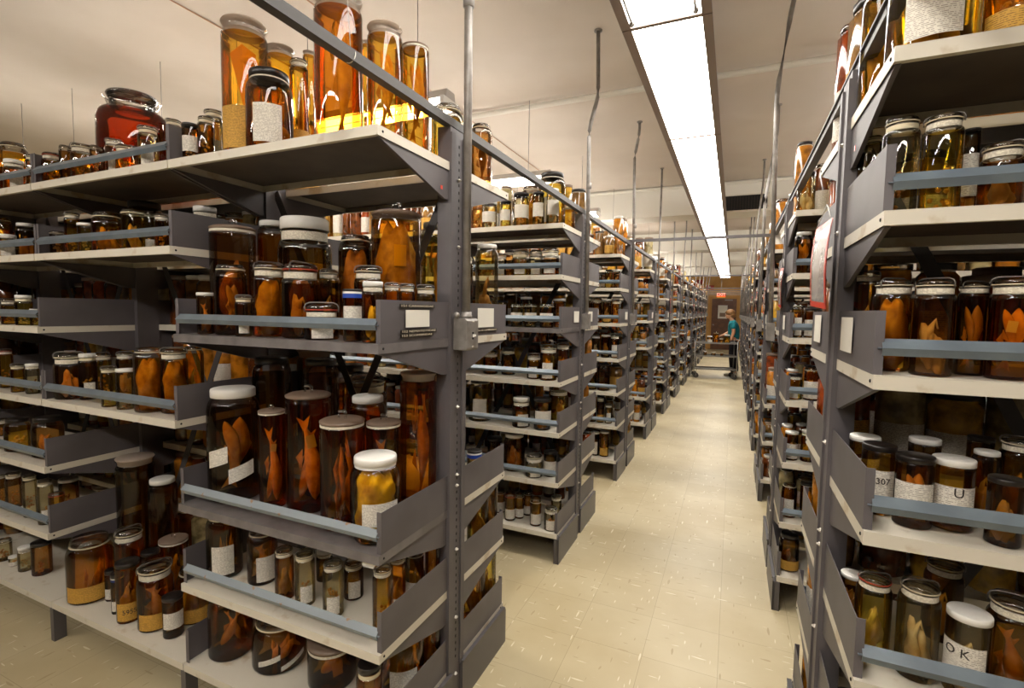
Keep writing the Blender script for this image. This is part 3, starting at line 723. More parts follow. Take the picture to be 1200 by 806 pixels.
def put_shelf(rack, cx, yfront, z, far, bare=False, grey=False, worn=False, bolts=True):
    rz = PI if far else 0
    s = link('shelf', ME['shelfg' if grey else 'shelf'], rack, (cx, yfront, z), rz)
    for sg in '+-': link('side_bracket', ME['sb'+sg], s)
    if bolts: link('bolt', ME['bolt'], s)
    if not bare:
        for sg in '+-': link('end_panel', ME['ep'+sg], s)
        link('front_rail', ME['railw' if worn else 'rail'], s)
    return s
def post_mesh(sx, end):
    """upright; sx=+1 when the aisle lies towards +x"""
    m = MB()
    if end:
        a, b = (-.05, 0) if sx > 0 else (0, .05)
        m.box(a, -.055, 0, b, .055, 2.12)
        f0, f1 = (0, .006) if sx > 0 else (-.006, 0)
        m.box(f0, -.055, .16, f1, -.026, 2.10); m.box(f0, .030, .16, f1, .055, 2.10); m.box(f0, -.026, .16, f1*.2 if sx > 0 else 0, -.020, 2.10) if False else None
    else: m.box(-.02, -.05, 0, .02, .05, 2.10)
    return m.mesh('upright_post', M['grey'])
def slot_mesh(sx):
    m = MB(); x = .0006*sx
    for k in range(72):
        z = .20+k*.0262; m.box(min(0, x)-.0002, .001, z, max(0, x)+.0002, .007, z+.010)
    return m.mesh('slot_row', M['hole'])
ME['pe+'] = post_mesh(1, True); ME['pe-'] = post_mesh(-1, True); ME['pm'] = post_mesh(1, False); ME['sl+'] = slot_mesh(1); ME['sl-'] = slot_mesh(-1)
def small_bolt():
    m = MB(); m.ball((0, 0, 0), .0065, 8, 0, (.8, 1, 1)); m.lathe([(.0, -.001), (.009, 0), (.009, .001), (0, .002)], 8); return m.mesh('bolt', M['bolt'])
ME['pb'] = small_bolt()
def foot_mesh():
    m = MB(); m.box(-.013, -.001, 0, .013, .045, .151); m.box(-.004, .045, .10, .004, SD, .150); m.box(-.009, SD-.02, 0, .009, SD, .15); return m.mesh('foot', M['greydk'])
ME['foot'] = foot_mesh()
def base_plate(sx):
    m = MB(); a, b = (0, .012) if sx > 0 else (-.012, 0)
    m.prism([(.0, 0), (SD+.012, 0), (SD+.012, .168), (.012, .168), (0, .150)], 'x', a, b)
    m.prism([(.012, .160), (SD+.010, .160), (SD+.010, .168), (.012, .168)], 'x', b if sx > 0 else a-.003, b+.003 if sx > 0 else a)
    m.prism([(0, 0), (.003, 0), (.003, .15), (0, .15)], 'x', a-(.02 if sx > 0 else 0), b+(0 if sx > 0 else .02))
    return m.mesh('base_plate', M['greydk'])
ME['bp+'] = base_plate(1); ME['bp-'] = base_plate(-1)
def brace_mesh():
    m = MB()
    for s in (-1, 1):
        x0, x1 = -s*.43, s*.43; z0, z1 = .25, 1.98; dx = x1-x0; dz = z1-z0; L = math.hypot(dx, dz); nx, nz = -dz/L*.016, dx/L*.016; y = .004*s
        m.prism([(x0-nx, z0-nz), (x1-nx, z1-nz), (x1+nx, z1+nz), (x0+nx, z0+nz)], 'y', y-.0015, y+.0015)
    return m.mesh('cross_brace', M['dark'])
ME['brace'] = brace_mesh()

SH = []      # every shelf face: (side, rack, bay, far, z, x0, x1, y0, y1, clear height)
def rack(side, k, bays, near, farl):
    """near / farl: per bay list of (z, bare, grey, worn)"""
    sx = 1 if side == 'L' else -1; X = XL if side == 'L' else XR; yf = (YF if side == 'L' else YFR) + k*PITCH
    nm = {'L': 'left', 'R': 'right'}[side]
    lab = 'nearest grey double-sided steel jar rack on the %s of the aisle' % nm if k == 0 else '%s grey double-sided steel jar rack along the %s side of the aisle' % (ORD[k], nm)
    if k == NR-1: lab = 'last grey double-sided jar rack on the %s side, nearest the brown door' % nm
    yc = yf + DEPTH/2
    root = thing('shelving_rack', lab, 'rack', (X, yc, 0), 0, 'jar racks on the %s side' % nm)
    for b in range(bays):
        cx = -sx*(b+.5)*BAY
        for far in (0, 1):
            levels = (farl if far else near)[min(b, len(farl if far else near)-1)]
            zs = sorted(set([l[0] for l in levels] + [.18]))
            for (z, bare, grey, worn) in levels:
                put_shelf(root, cx, (-DEPTH/2 if not far else DEPTH/2), z, far, bare, grey, worn, k < 2)
            s = put_shelf(root, cx, (-DEPTH/2 if not far else DEPTH/2), .18, far, False, False, False, k < 2)
            for c_ in list(s.children):
                if c_.name.startswith('side_bracket'): bpy.data.objects.remove(c_)
                elif c_.name.startswith('front_rail') : bpy.data.objects.remove(c_)
                elif c_.name.startswith('end_panel') and b > 0: bpy.data.objects.remove(c_)
            for i, z in enumerate(zs):
                nxt = zs[i+1] if i+1 < len(zs) else 2.6
                xa, xb = X+cx-W2+.012, X+cx+W2-.012
                ya, yb = (yf+.026, yf+SD) if not far else (yf+DEPTH-SD, yf+DEPTH-.026)
                SH.append((side, k, b, far, z, xa, xb, ya, yb, nxt-z-.045))
        link('cross_brace', ME['brace'], root, (cx, 0, 0)) if (b == 0 or k < 2) else None
    p = link('upright_post', ME['pe+' if sx > 0 else 'pe-'], root, (0, 0, 0))
    if k < 3:
        link('slot_row', ME['sl+' if sx > 0 else 'sl-'], p)
        for z in ((.14, .36, .62, .86, .9, 1.15, 1.72, 1.95) if k < 2 else (.6, 1.15)): link('bolt', ME['pb'], p, (.003*sx, .0, z))
    for b in range(1, bays+1): link('upright_post', ME['pm'], root, (-sx*b*BAY, 0, 0))
    for b in range(1, bays+1):
        for far in (0, 1): link('foot', ME['foot'], root, (-sx*(b*BAY), (-DEPTH/2 if not far else DEPTH/2), 0), PI if far else 0)
    for far in (0, 1):
        key = 'bp+' if (sx > 0) != bool(far) else 'bp-'
        link('base_plate', ME[key], root, (0.001*sx, (-DEPTH/2 if not far else DEPTH/2), 0), PI if far else 0)
    return root
def lv(zs, bare=(2.0,), grey=(), worn=()): return [(z, z in bare, z in grey, z in worn) for z in zs]
full = lv(LEV[:-1]); fullr = lv([2.0, 1.70, 1.386, 1.075, .765, .46])
near1 = [lv([2.0, 1.40, .787, .488], grey=(1.40, .787), worn=(.787, .488)), lv([2.0, 1.708, 1.087], bare=()), lv(LEV[:-1], bare=()), lv(LEV[:-1], bare=())]
far1 = [lv([2.0, 1.40, .787, .488]), full, full, full]
rack('L', 0, 4, near1, far1)
rack('R', 0, 3, [fullr], [fullr])
for k in range(1, NR):
    rr = random.Random(100+k); nb = 3 if k < 3 else 2
    g = (1.40,) if k == 1 else ()
    opt = [LEV[:-1], [2.0, 1.708, 1.40, 1.087, .787, .488], [2.0, 1.708, 1.40, .787, .488], [2.0, 1.708, 1.40, 1.087, .488], [2.0, 1.55, 1.40, 1.087, .787, .488][:1]+[1.708, 1.40, 1.087, .787, .488]]
    nl = [lv(LEV[:-1] if k == 1 else opt[(k+b) % 5 if b == 0 and k > 2 else rr.randrange(5)], grey=g) for b in range(nb)]
    rack('L', k, nb, nl, [lv(opt[rr.randrange(4)]) for b in range(nb)])
    rack('R', k, nb, [lv([2.0, 1.70, 1.386, 1.075, .765, .46]) if k == 1 else lv(opt[rr.randrange(4)]) for b in range(nb)], [lv(opt[rr.randrange(4)]) for b in range(nb)])

# ------------------------------------------------------------------ jars standing on the nearest racks
KN = {'C': 'tall', 'F': 'tall', 'S': 'shouldered', 'H': 'round', 'W': 'straight', 'V': 'small', 'K': 'clip-top', 'R': 'huge squat'}
LN = {'w': 'white-lidded', 'k': 'black-lidded', 'u': 'blue-banded', 'g': 'glass-lidded', 'c': 'glass-lidded', 'r': 'red-ringed'}
SN = {2.0: 'top shelf', 1.708: 'second level', 1.70: 'second level', 1.40: 'third level', 1.386: 'third level', 1.087: 'fourth level', 1.075: 'fourth level', .787: 'fifth level', .765: 'fifth level', .488: 'sixth level', .46: 'sixth level', .18: 'bottom shelf'}
BN = {('L', 1): 'aisle bay', ('L', 2): 'second bay', ('L', 3): 'third bay', ('R', 1): 'aisle bay'}
SPECIAL = {
 ('L1b2s0', 2): ('huge squat jar of red liquid on the top shelf of the nearest left rack', None),
 ('L1b1s4', 'H'): ('bright white-capped round jar of yellow fluid at the corner of the grey fifth-level shelf', None),
}
USED = {}
def jar_label(key, i, n, row):
    side = key[0]; kd, liq, spec, lid, ex = row[4:9]; far = key[2] == 'f'; b = int(key[3])
    if key == 'L1b2s0' and kd == 'R': return SPECIAL[('L1b2s0', 2)][0]
    if key == 'L1b1s4' and kd == 'H': return SPECIAL[('L1b1s4', 'H')][0]
    h = row[3]; size = 'tall' if h > .30 and kd not in 'CF' else ''
    z = JARS[key][0]; what = ' '.join(w for w in (KN[kd], LN[lid], LQN[liq]) if w)
    where = '%s from left, %s, %s of nearest %s rack' % (ORD[i], SN[z], BN[(side, b)] if not far else 'rear side', 'left' if side == 'L' else 'right') if side != 'M' else '%s from left, %s, aisle bay of second left rack' % (ORD[i], SN[z])
    return '%s jar, %s' % (what, where)
TXT = {('L1b2s6', .252): [('5955', .034, -.05, .15)], ('R1b1s3', 'W', 'k', 0): None}
seed = 0
for key, (z, rows) in JARS.items():
    for i, row in enumerate(rows):
        x, y, r, h, kd, liq, spec, lid, ex = row; seed += 1
        text = None
        if key == 'L1b2s6' and kd == 'W' and lid == 'k' and 'Y' in ex: text = [('5955', .026, -.1, h*.20)]
        if key == 'R1b1s3' and kd == 'W' and lid == 'k' and 'L' in ex and x < .325: text = [('307', .018, .35, h*.50)]
        if key == 'R1b1s3' and kd == 'W' and lid == 'w' and 'L' in ex and y < 1.3: text = [('U', .026, .15, h*.55)]
        if key == 'R1b1s4' and kd == 'W' and lid == 'w' and 'L' in ex: text = [('O K', .024, -.2, h*.55)]
        make_jar(x, y, z, r, h, kd, liq, spec, lid, ex, jar_label(key, i, len(rows), row), 'specimen jars on the nearest %s rack' % ('left' if key[0] == 'L' else 'right') if key[0] != 'M' else 'specimen jars on the second left rack', seed, 2, text)

# ------------------------------------------------------------------ jars in the next racks: separate things where they show largest
def fill_shelf(s, rg, dens=1.0, maxn=99, force=None):
    """choose jars for one shelf face -> rows (x, y, r, h, kind, liq, spec, lid, extra)"""
    side, k, b, far, z, xa, xb, ya, yb, clear = s; out = []
    style = rg.choice(['small', 'small', 'mid', 'mid', 'big']) if clear < .3 else rg.choice(['mid', 'big', 'big'])
    style = force or style
    rows = {'small': 3, 'mid': 2, 'big': 2}[style]; base = {'small': .030, 'mid': .042, 'big': .056}[style]
    hb = {'small': (.12, .17), 'mid': (.17, .23), 'big': (.22, .42)}[style]
    cap = rg.choice('wkkg'); x = None
    ys = [ya + (yb-ya)*(j+.5)/rows for j in range(rows)]
    if far: ys = ys[::-1]
    for j, yy in enumerate(ys):
        x = xa
        while True:
            r = base*rg.uniform(.75, 1.15); r = min(r, (yb-ya)/rows/2-.002)
            if x + 2*r > xb: break
            if rg.random() < .93*dens:
                h = min(rg.uniform(*hb), clear-.01)
                if z > 1.95: h = min(h*rg.choice([1, 1, 1.5, 1.9]), .40)
                kd = rg.choice('KKWWSS') if r < .05 else rg.choice('SKFCS')
                lid = cap if rg.random() < .5 else rg.choice('wkgcc')
                if kd in 'CF': lid = 'g'
                out.append((x+r, yy+rg.uniform(-.002, .002), r, h, kd, rg.choice('ddrobaacyb'), rg.choice('flp'), lid, rg.choice(['L', 'L', 'B', '', 'Y'])))
            x += 2*r + rg.uniform(.003, .014)
        if len(out) >= maxn: break
    return out
counts = {}
STUFF = []
budget = 300 - sum(len(v[1]) for v in JARS.values())
def key_of(s): return (s[0], s[1], s[2], s[3])
KIND1 = set()
for s in SH:
    side, k, b, far, z, xa, xb, ya, yb, clear = s
    rg = random.Random('%s%d%d%d%.3f' % (side, k, b, far, z))
    if k == 0:
        if not far and (b < (3 if side == 'L' else 1)): continue       # placed one by one above
        if far and b == 0 and side == 'L': continue
        if far or b > 0: 
            if side == 'L' and b == 1 and far and z in (.18,): pass
            STUFF += [(z,)+t for t in fill_shelf(s, rg, 1.05, 99, 'big' if clear > .24 else 'mid')]; continue
    rows = fill_shelf(s, rg, .95)
    if k > 4 and b > 0: rows = rows[:len(rows)//2]
    if side == 'L' and k == 1 and b == 0 and not far:
        STUFF += [(z,)+t for t in rows if t[1]-t[2] > ya+.275]; continue
    if not far and b == 0 and ((side == 'L' and k in (1, 2)) or (side == 'R' and k == 1)):
        front = [t for t in rows if abs(t[1]-(ya+.01)) < (yb-ya)*.42]
        if side == 'R': front = [t for t in front if t[0]-t[2] < xa+.50]
        else: front = front[-8:]
        take = front[:max(0, budget)]
        budget -= len(take)
        take = sorted(take, key=lambda t: t[0]) 
        for i, t in enumerate(take):
            x, y, r, h, kd, liq, spec, lid, ex = t; seed += 1
            what = ' '.join(w for w in (KN[kd], LN[lid], LQN[liq]) if w)
            rn = {('L', 2): 'third', ('R', 1): 'second'}[(side, k)]
            zi = min(SN, key=lambda q: abs(q-z))
            n_ = len(take)-1-i if side == 'L' else i
            lb = '%s jar, %s from aisle, front row, %s of %s %s rack' % (what, ORD[n_], SN[zi], rn, 'left' if side == 'L' else 'right')
            make_jar(x, y, z, r, h, kd, liq, spec, lid, ex, lb, 'jars on the %s %s rack' % (rn, 'left' if side == 'L' else 'right'), seed, 1)
        STUFF += [(z,)+t for t in rows if t not in take]
    else: STUFF += [(z,)+t for t in rows]

# all the remaining hundreds of jars further off: one mass
BC = {'d': '6a3512', 'r': '8e3c12', 'o': 'd0801c', 'a': 'b87420', 'y': 'd8a63a', 'b': '86602f', 'c': 'b9a877'}
MS = [principled('far_jar_'+LQN[k].replace(' ', '_'), S(v), .12, coat=.6, col2=tuple(c*.35 for c in S(v)[:3])+(1,), scale=22, thr=(.35, .6)) for k, v in BC.items()]
MS += [M['white'], M['black'], M['frost'], M['paper'], M['yellow'], M['band'], M['lidglass']]
LI = {'w': 7, 'k': 8, 'u': 8, 'g': 9, 'c': 13, 'r': 9}; KI = {k: i for i, k in enumerate(BC)}
big = MB(); N8 = 10
CS = [(math.cos(2*PI*i/N8), math.sin(2*PI*i/N8)) for i in range(N8)]
for (z, x, y, r, h, kd, liq, spec, lid, ex) in STUFF:
    li = LI[lid]; bi = KI[liq]; neck = .8 if kd in 'SKF' else .95; hl = h-.4*r; hs = hl-.35*r
    lab = 10 if 'L' in ex else (11 if 'Y' in ex else bi)
    prof = [(.94, 0, bi), (1, .02, bi if 'L' not in ex else bi), (1, .12*h, lab), (1, min(.5*h, hs*.9), bi), (1, hs, bi), (neck, hl-.12*r, 12 if (kd == 'K' or 'B' in ex) else bi), (neck, hl, li), (neck*1.08, hl, li), (neck*1.08, h-.05*r, li), (neck*.9, h, li)]
    o = len(big.v)
    for (rf, zz, mi) in prof: big.v += [(x+r*rf*c, y+r*rf*s_, z+zz+.0006) for c, s_ in CS]
    for j in range(len(prof)-1):
        mi = prof[j][2]
        for i in range(N8):
            i2 = (i+1) % N8; big.f.append((o+j*N8+i, o+j*N8+i2, o+(j+1)*N8+i2, o+(j+1)*N8+i)); big.m.append(mi); big.sm.append(j not in (6, 8))
    big.f.append(tuple(o+(len(prof)-1)*N8+i for i in range(N8))); big.m.append(li); big.sm.append(False)
tag(obj('distant_jars', big, MS), 'hundreds of small amber specimen jars crowding the racks further down the aisle', 'jars', None, 'stuff')
print('stuff jars', len(STUFF), 'budget left', budget)

# ------------------------------------------------------------------ writing and cards on the shelf ends
def dymo(parent_name, s_, x, y0, y1, zc, size, sx, tilt=0, label=None):
    """embossed tape strip stuck on an aisle-facing end panel"""
    t = thing('embossed_label', label, 'label', (x, (y0+y1)/2, zc), PI/2 if sx > 0 else -PI/2)
    t.rotation_euler = (tilt, 0, PI/2 if sx > 0 else -PI/2)
    m = MB(); w = abs(y1-y0)/2; m.box(-w, -.0004, -.0055, w, .0004, .0055); obj('tape', m, M['dymo'], t)
    me = text_mesh(s_, size, M['dymotxt'], .0003); xs = [v.co.x for v in me.vertices]; sc = (w*1.84)/(max(xs)-min(xs)) if xs else 1
    for v in me.vertices: a, b, e = v.co; v.co = (a*sc, -.0006-e, b)
    link('lettering', me, t)
def card(x, y0, y1, z0, z1, sx, label, mat='paper_plain'):
    m = MB(); n = 6; vs = []
    for i in range(n+1):
        q = i/n; vs += [(x + sx*(.0008+.003*math.sin(q*PI)*.5), y0+(y1-y0)*q, z0), (x + sx*(.0008+.003*math.sin(q*PI)), y0+(y1-y0)*q, z1)]
    m.add(vs, [(2*i, 2*i+2, 2*i+3, 2*i+1) for i in range(n)], 0, True); m.add([(v[0]-sx*.0006, v[1], v[2]) for v in vs], [(2*i+1, 2*i+3, 2*i+2, 2*i) for i in range(n)])
    tag(obj('paper_card', m, M[mat]), label, 'card', 'white cards on the shelf ends')
XP = XL + .0005
dymo('a', '151 CARANGIDAE', XP, 1.205, 1.392, 1.509, .010, 1, 0, 'black embossed strip reading 151 CARANGIDAE above the white card on nearest left rack')
dymo('b', '152 NEMATISTIIDAE', XP, 1.209, 1.405, 1.4315, .010, 1, 0, 'black embossed strip reading 152 just below the white card, nearest left rack')
dymo('c', '153 SCOMBRIDAE', XP, 1.209, 1.385, 1.419, .010, 1, 0, 'lowest black embossed strip reading 153 under the white card, nearest left rack')
dymo('d', '154 SCOMBRIDAE', XP, 1.68, 1.87, 1.420, .010, 1, 0, 'black embossed strip under the second white card, right of the switch box')
card(XP, 1.235, 1.362, 1.444, 1.497, 1, 'white card taped between black embossed strips on the nearest left rack')
card(XP, 1.695, 1.835, 1.432, 1.507, 1, 'white card just right of the grey switch box on the nearest left rack')
card(XR-.0005, 1.350, 1.480, 1.414, 1.496, -1, 'tall white card on the near end panel of the nearest right rack')
card(XR-.0005, 1.80, 1.93, 1.414, 1.500, -1, 'narrow white card on the rear end panel of the nearest right rack')
card(XP, YF+PITCH+.24, YF+PITCH+.35, 1.43, 1.50, 1, 'white card on the near end panel of the second left rack')
card(XP, YF+PITCH+.56, YF+PITCH+.68, 1.43, 1.50, 1, 'white card on the rear end panel of the second left rack')
for k in range(2, 7):
    card(XP, YF+k*PITCH+.22, YF+k*PITCH+.33, 1.43, 1.50, 1, 'small white card on the end of the %s left rack' % ORD[k])
for k in range(1, 4):
    card(XR-.0005, YFR+k*PITCH+.22, YFR+k*PITCH+.33, 1.42, 1.495, -1, 'small white card on the end of the %s right rack' % ORD[k])
for (x, y, lb) in ((XL-.0015, 1.435, 'tiny red sticker under the top shelf of the nearest left rack'), (XR+.0015, 1.46, 'tiny red sticker under the top shelf of the nearest right rack')):
    m = MB(); m.box(x-.0005, y-.006, 1.898, x+.0005, y+.006, 1.910); tag(obj('red_sticker', m, M['red']), lb, 'sticker')

# ------------------------------------------------------------------ plastic sign sleeves hanging from the uprights
def sleeve(x, y, z, sx, lab, w=.19, h=.215, seed=0):
    rg = random.Random(seed); t = thing('plastic_sleeve', lab, 'sleeve', (x, y, z), 0, 'red-edged plastic sleeves on the uprights')
    def P(u, v, o):           # u 0..1 across (towards +y), v 0..1 down
        xx = sx*(.006 + .007*math.sin(v*PI*1.2) + .008*v*v + o); return (xx, (u-.5)*w, -v*h + .012*(u-.5))
    def sheet(u0, u1, v0, v1, o, th, nm, mt):
        m = MB(); n = 8; k = 4; f = []; vs = []
        for side_ in (0, 1):
            for j in range(n+1):
                for i in range(k+1): vs.append(P(u0+(u1-u0)*i/k, v0+(v1-v0)*j/n, o+side_*th))
        B = (n+1)*(k+1)
        for j in range(n):
            for i in range(k):
                a = j*(k+1)+i; f += [(a, a+1, a+k+2, a+k+1), (B+a, B+a+k+1, B+a+k+2, B+a+1)]
        m.add(vs, f, 0, True); obj(nm, m, M[mt], t)
    sheet(.05, .95, .04, .96, 0, .001, 'clear_sheet', 'sleeve')
    sheet(0, .08, 0, 1, -.0005, .002, 'red_edge', 'red'); sheet(.92, 1, 0, 1, -.0005, .002, 'red_edge', 'red')
    sheet(.08, .92, 0, .07, -.0005, .002, 'red_edge', 'red'); sheet(.08, .92, .93, 1, -.0005, .002, 'red_edge', 'red')
    m = MB(); m.tube([(sx*.004, -w*.3, .005), (sx*.002, 0, .05), (sx*.012, w*.3, .0)], .0012, 5); obj('hanging_string', m, M['white'], t)
sleeve(XR-.040, 1.515, 1.735, -1, 'large red-edged clear plastic sleeve hanging on the nearest right upright', .26, .215)
for k in (1, 2, 3, 4, 5, 7, 8): sleeve(XR-.008, YFR+k*PITCH+DEPTH/2-.06, 1.74+.02*math.sin(k*2.3), -1, 'red-edged plastic sleeve hanging on the %s right upright from the camera' % ORD[k], .20, .215, k)
for k in (4, 7, 8, 9, 10): sleeve(XL+.008, YF+k*PITCH+DEPTH/2-.03, 1.70+.02*math.sin(k*1.7), 1, 'red-edged plastic sleeve hanging on the %s left upright from the camera' % ORD[k], .20, .215, k)

# ------------------------------------------------------------------ tie bars
for side, X in (('left', XL-.012), ('right', XR+.026)):
    for k in range(-1, NR-1):
        y0 = (YF if side == 'left' else YFR) + DEPTH/2 + k*PITCH; m = MB(); m.box(-.014, 0, -.014, .014, PITCH, .014); m.box(-.020, 0, .008, -.014, PITCH, .014)
        o = obj('tie_bar', m, M['dark'], None, (X, y0, 2.118)); o.location.z = 2.135
        tag(o, ('dark steel tie bar running from the nearest %s upright towards the camera' % side) if k < 0 else 'dark steel tie bar linking the tops of %s racks %s and %s' % (side, ORD[k], ORD[k+1]), 'bar', 'tie bars along the rack tops')
m = MB(); m.tube([(XL-.012+.016*math.cos(a), 1.02+.004*math.sin(a), 2.135+.018*math.sin(a)) for a in [i*PI/8 for i in range(16)]], .0012, 5, closed=True)
m.tube([(XL-.012, 1.02, 2.153), (XL-.012, 1.0, 2.4), (XL-.02, .98, 3.25)], .0012, 5); tag(obj('wire_loop', m, M['white']), 'thin white wire looped round the nearest left tie bar', 'wire')
for i, k in enumerate((2, 5, 8, 9, 10, 11)):
    y = YF + DEPTH/2 + k*PITCH; m = MB(); m.box(XL-.05, y-.012, 2.152, XR+.05, y+.012, 2.176)
    tag(obj('cross_bar', m, M['grey']), ['nearest','second','third','fourth','fifth','farthest'][i] + ' grey bar crossing above the aisle between rack tops', 'bar', 'bars crossing above the aisle')

# ------------------------------------------------------------------ conduits and the light switch
def conduit(pts, r, lab, couplings=()):
    t = thing('conduit', lab, 'pipe', pts[0], 0, 'vertical electrical conduits'); o = Vector(pts[0])
    P = []; pv = [Vector(p)-o for p in pts]
    for i, p in enumerate(pv):
        if 0 < i < len(pv)-1:
            a = (pv[i-1]-p).normalized(); b = (pv[i+1]-p).normalized(); l = .05
            P += [p+a*l, p+a*l*.3+b*l*.3*0+(b*l*.12), p+b*l]
        else: P.append(p)
    m = MB(); m.tube(P, r, 12); obj('pipe', m, M['galv'], t)
    for (x, y, z) in couplings:
        m = MB(); m.lathe([(r*1.0, z-.02), (r*1.35, z-.018), (r*1.35, z+.018), (r*1.0, z+.02)], 14, 0, 0, 0); obj('coupling', m, M['galv'], t, (x-o.x, y-o.y, -o.z))
    m = MB(); m.lathe([(r, 0), (r*2.0, .002), (r*2.0, .010), (r, .012)], 14); e = pv[-1]; obj('ceiling_flange', m, M['galv'], t, (e.x, e.y, e.z-.012))
CX, CY = -.866, 1.545
conduit([(CX, CY, 1.488), (CX, CY, 3.25)], .0145, 'thick vertical conduit rising in front of the nearest left upright', [(CX, CY, 2.545)])
t = thing('switch_box', 'grey metal light switch box at the foot of the nearest left conduit', 'switch', (CX, CY, 1.358))
m = MB(); m.prism([(-.028, .0), (.024, .0), (.028, .006), (.028, .104), (.020, .112), (-.028, .112)], 'y', -.042, .042); b = obj('box_body', m, M['galv'], t)
mod = b.modifiers.new('bev', 'BEVEL'); mod.width = .006; mod.segments = 3
m = MB(); m.lathe([(.015, .112), (.021, .112), (.021, .122), (.019, .124), (.019, .134), (.015, .134)], 14); obj('conduit_nut', m, M['galv'], t)
m = MB(); m.box(.028, -.006, .038, .0286, .006, .064); obj('switch_slot', m, M['hole'], t)
m = MB(); m.prism([(.028, .045), (.040, .050), (.038, .056), (.028, .056)], 'y', -.003, .003); obj('toggle', m, M['white'], t)
for z in (.012, .1):
    m = MB(); m.ball((.0285, 0, z), .0035, 8); obj('screw', m, M['bolt'], t)
m = MB(); m.ball((-.01, -.048, .122), .012, 8); obj('cable_clamp', m, M['galv'], t)
rk = random.Random(4)
for k in range(1, NR):
    y = YF + DEPTH/2 + k*PITCH; x = XL + .034
    if k == 1: pts = [(-.872, 3.15, 1.49), (-.886, 3.15, 2.654), (-.833, 3.15, 2.852), (-.843, 3.15, 3.25)]
    elif k == 2: pts = [(-.87, 4.76, 1.49), (-.90, 4.76, 2.93), (-.862, 4.76, 3.14), (-.862, 4.76, 3.25)]
    else:
        dx = rk.uniform(-.02, .09); pts = [(x, y, 1.49), (x, y, 2.45), (x+dx, y, 3.0), (x+dx, y, 3.25)] if k % 3 else [(x, y, 1.49), (x, y, 3.25)]
    conduit(pts, .0125 if k < 3 else .011, 'thin conduit with a kink rising to the ceiling at the %s left rack' % ORD[k] if len(pts) > 2 else 'straight thin conduit rising to the ceiling at the %s left rack' % ORD[k], [(pts[0][0]-.006, y, 2.30)] if k < 3 else [])
    m = MB(); m.box(-.022, -.035, 0, .020, .035, .10); tag(obj('switch_box', m, M['galv'], None, (pts[0][0], pts[0][1], 1.385)), 'small grey switch box on the %s left upright' % ORD[k], 'switch', 'switch boxes')
for k in range(1, NR):
    y = YFR + DEPTH/2 + k*PITCH; x = XR - .075 if k == 1 else XR - .035
    pts = [(.195, 3.2, 1.45), (.172, 3.2, 2.63), (.171, 3.2, 2.747), (.219, 3.2, 3.146), (.236, 3.2, 3.25)] if k == 1 else ([(.205, y, 1.45), (.205, y, 2.45), (.245+.03*math.sin(k), y, 3.0), (.245+.03*math.sin(k), y, 3.25)])
    conduit(pts, .0125 if k < 3 else .011, 'thin bent conduit rising to the ceiling at the %s right rack' % ORD[k])
    m = MB(); m.box(-.020, -.035, 0, .022, .035, .10); tag(obj('switch_box', m, M['galv'], None, (pts[0][0], y if k > 1 else 3.2, 1.35)), 'small grey switch box on the %s right upright' % ORD[k], 'switch', 'switch boxes')
# ------------------------------------------------------------------ room shell
CEIL = 3.25; WX0, WX1, WY0, WY1 = -9.0, 6.0, -3.5, 22.4
def floor_mat():
    m, nt, out = newmat('vinyl_tile_floor'); N = nt.nodes; Lk = nt.links
    b = N.new('ShaderNodeBsdfPrincipled'); Lk.new(b.outputs[0], out.inputs[0]); b.inputs['Roughness'].default_value = .42
    tc = N.new('ShaderNodeTexCoord')
    br = N.new('ShaderNodeTexBrick'); br.offset = 0; br.inputs['Scale'].default_value = 1; br.inputs['Brick Width'].default_value = .305; br.inputs['Row Height'].default_value = .305; br.inputs['Mortar Size'].default_value = .0012; br.inputs['Mortar Smooth'].default_value = .3
    br.inputs['Color1'].default_value = S('c9bb99'); br.inputs['Color2'].default_value = S('c2b390'); br.inputs['Mortar'].default_value = S('a89878'); Lk.new(tc.outputs['Object'], br.inputs['Vector'])
    n1 = N.new('ShaderNodeTexNoise'); n1.inputs['Scale'].default_value = 2.2; n1.inputs['Detail'].default_value = 6; Lk.new(tc.outputs['Object'], n1.inputs['Vector'])
    r1 = N.new('ShaderNodeValToRGB'); r1.color_ramp.elements[0].position = .3; r1.color_ramp.elements[0].color = (.84, .80, .72, 1); r1.color_ramp.elements[1].position = .62; r1.color_ramp.elements[1].color = (1, 1, 1, 1); Lk.new(n1.outputs['Fac'], r1.inputs[0])
    mu = N.new('ShaderNodeMix'); mu.data_type = 'RGBA'; mu.blend_type = 'MULTIPLY'; mu.inputs[0].default_value = 1; Lk.new(br.outputs['Color'], mu.inputs[6]); Lk.new(r1.outputs[0], mu.inputs[7])
    # white flecks pressed into the tiles: short streaks running both ways
    last = mu.outputs[2]
    for (sx, sy, off, thr, col) in ((75, 11, 0, .775, 'ddd4bb'), (11, 75, 3.3, .775, 'ddd4bb'), (60, 12, 7.7, .775, 'ad9a76'), (12, 60, 11.1, .775, 'ad9a76')):
        mp = N.new('ShaderNodeMapping'); mp.inputs['Scale'].default_value = (sx, sy, 1); mp.inputs['Location'].default_value = (off, off, 0); Lk.new(tc.outputs['Object'], mp.inputs[0])
        no = N.new('ShaderNodeTexNoise'); no.inputs['Scale'].default_value = 1; no.inputs['Detail'].default_value = 0; Lk.new(mp.outputs[0], no.inputs['Vector'])
        g = N.new('ShaderNodeValToRGB'); g.color_ramp.elements[0].position = thr; g.color_ramp.elements[1].position = thr+.03; Lk.new(no.outputs['Fac'], g.inputs[0])
        mm = N.new('ShaderNodeMix'); mm.data_type = 'RGBA'; Lk.new(g.outputs[0], mm.inputs[0]); Lk.new(last, mm.inputs[6]); mm.inputs[7].default_value = S(col); last = mm.outputs[2]
    Lk.new(last, b.inputs['Base Color'])
    return m
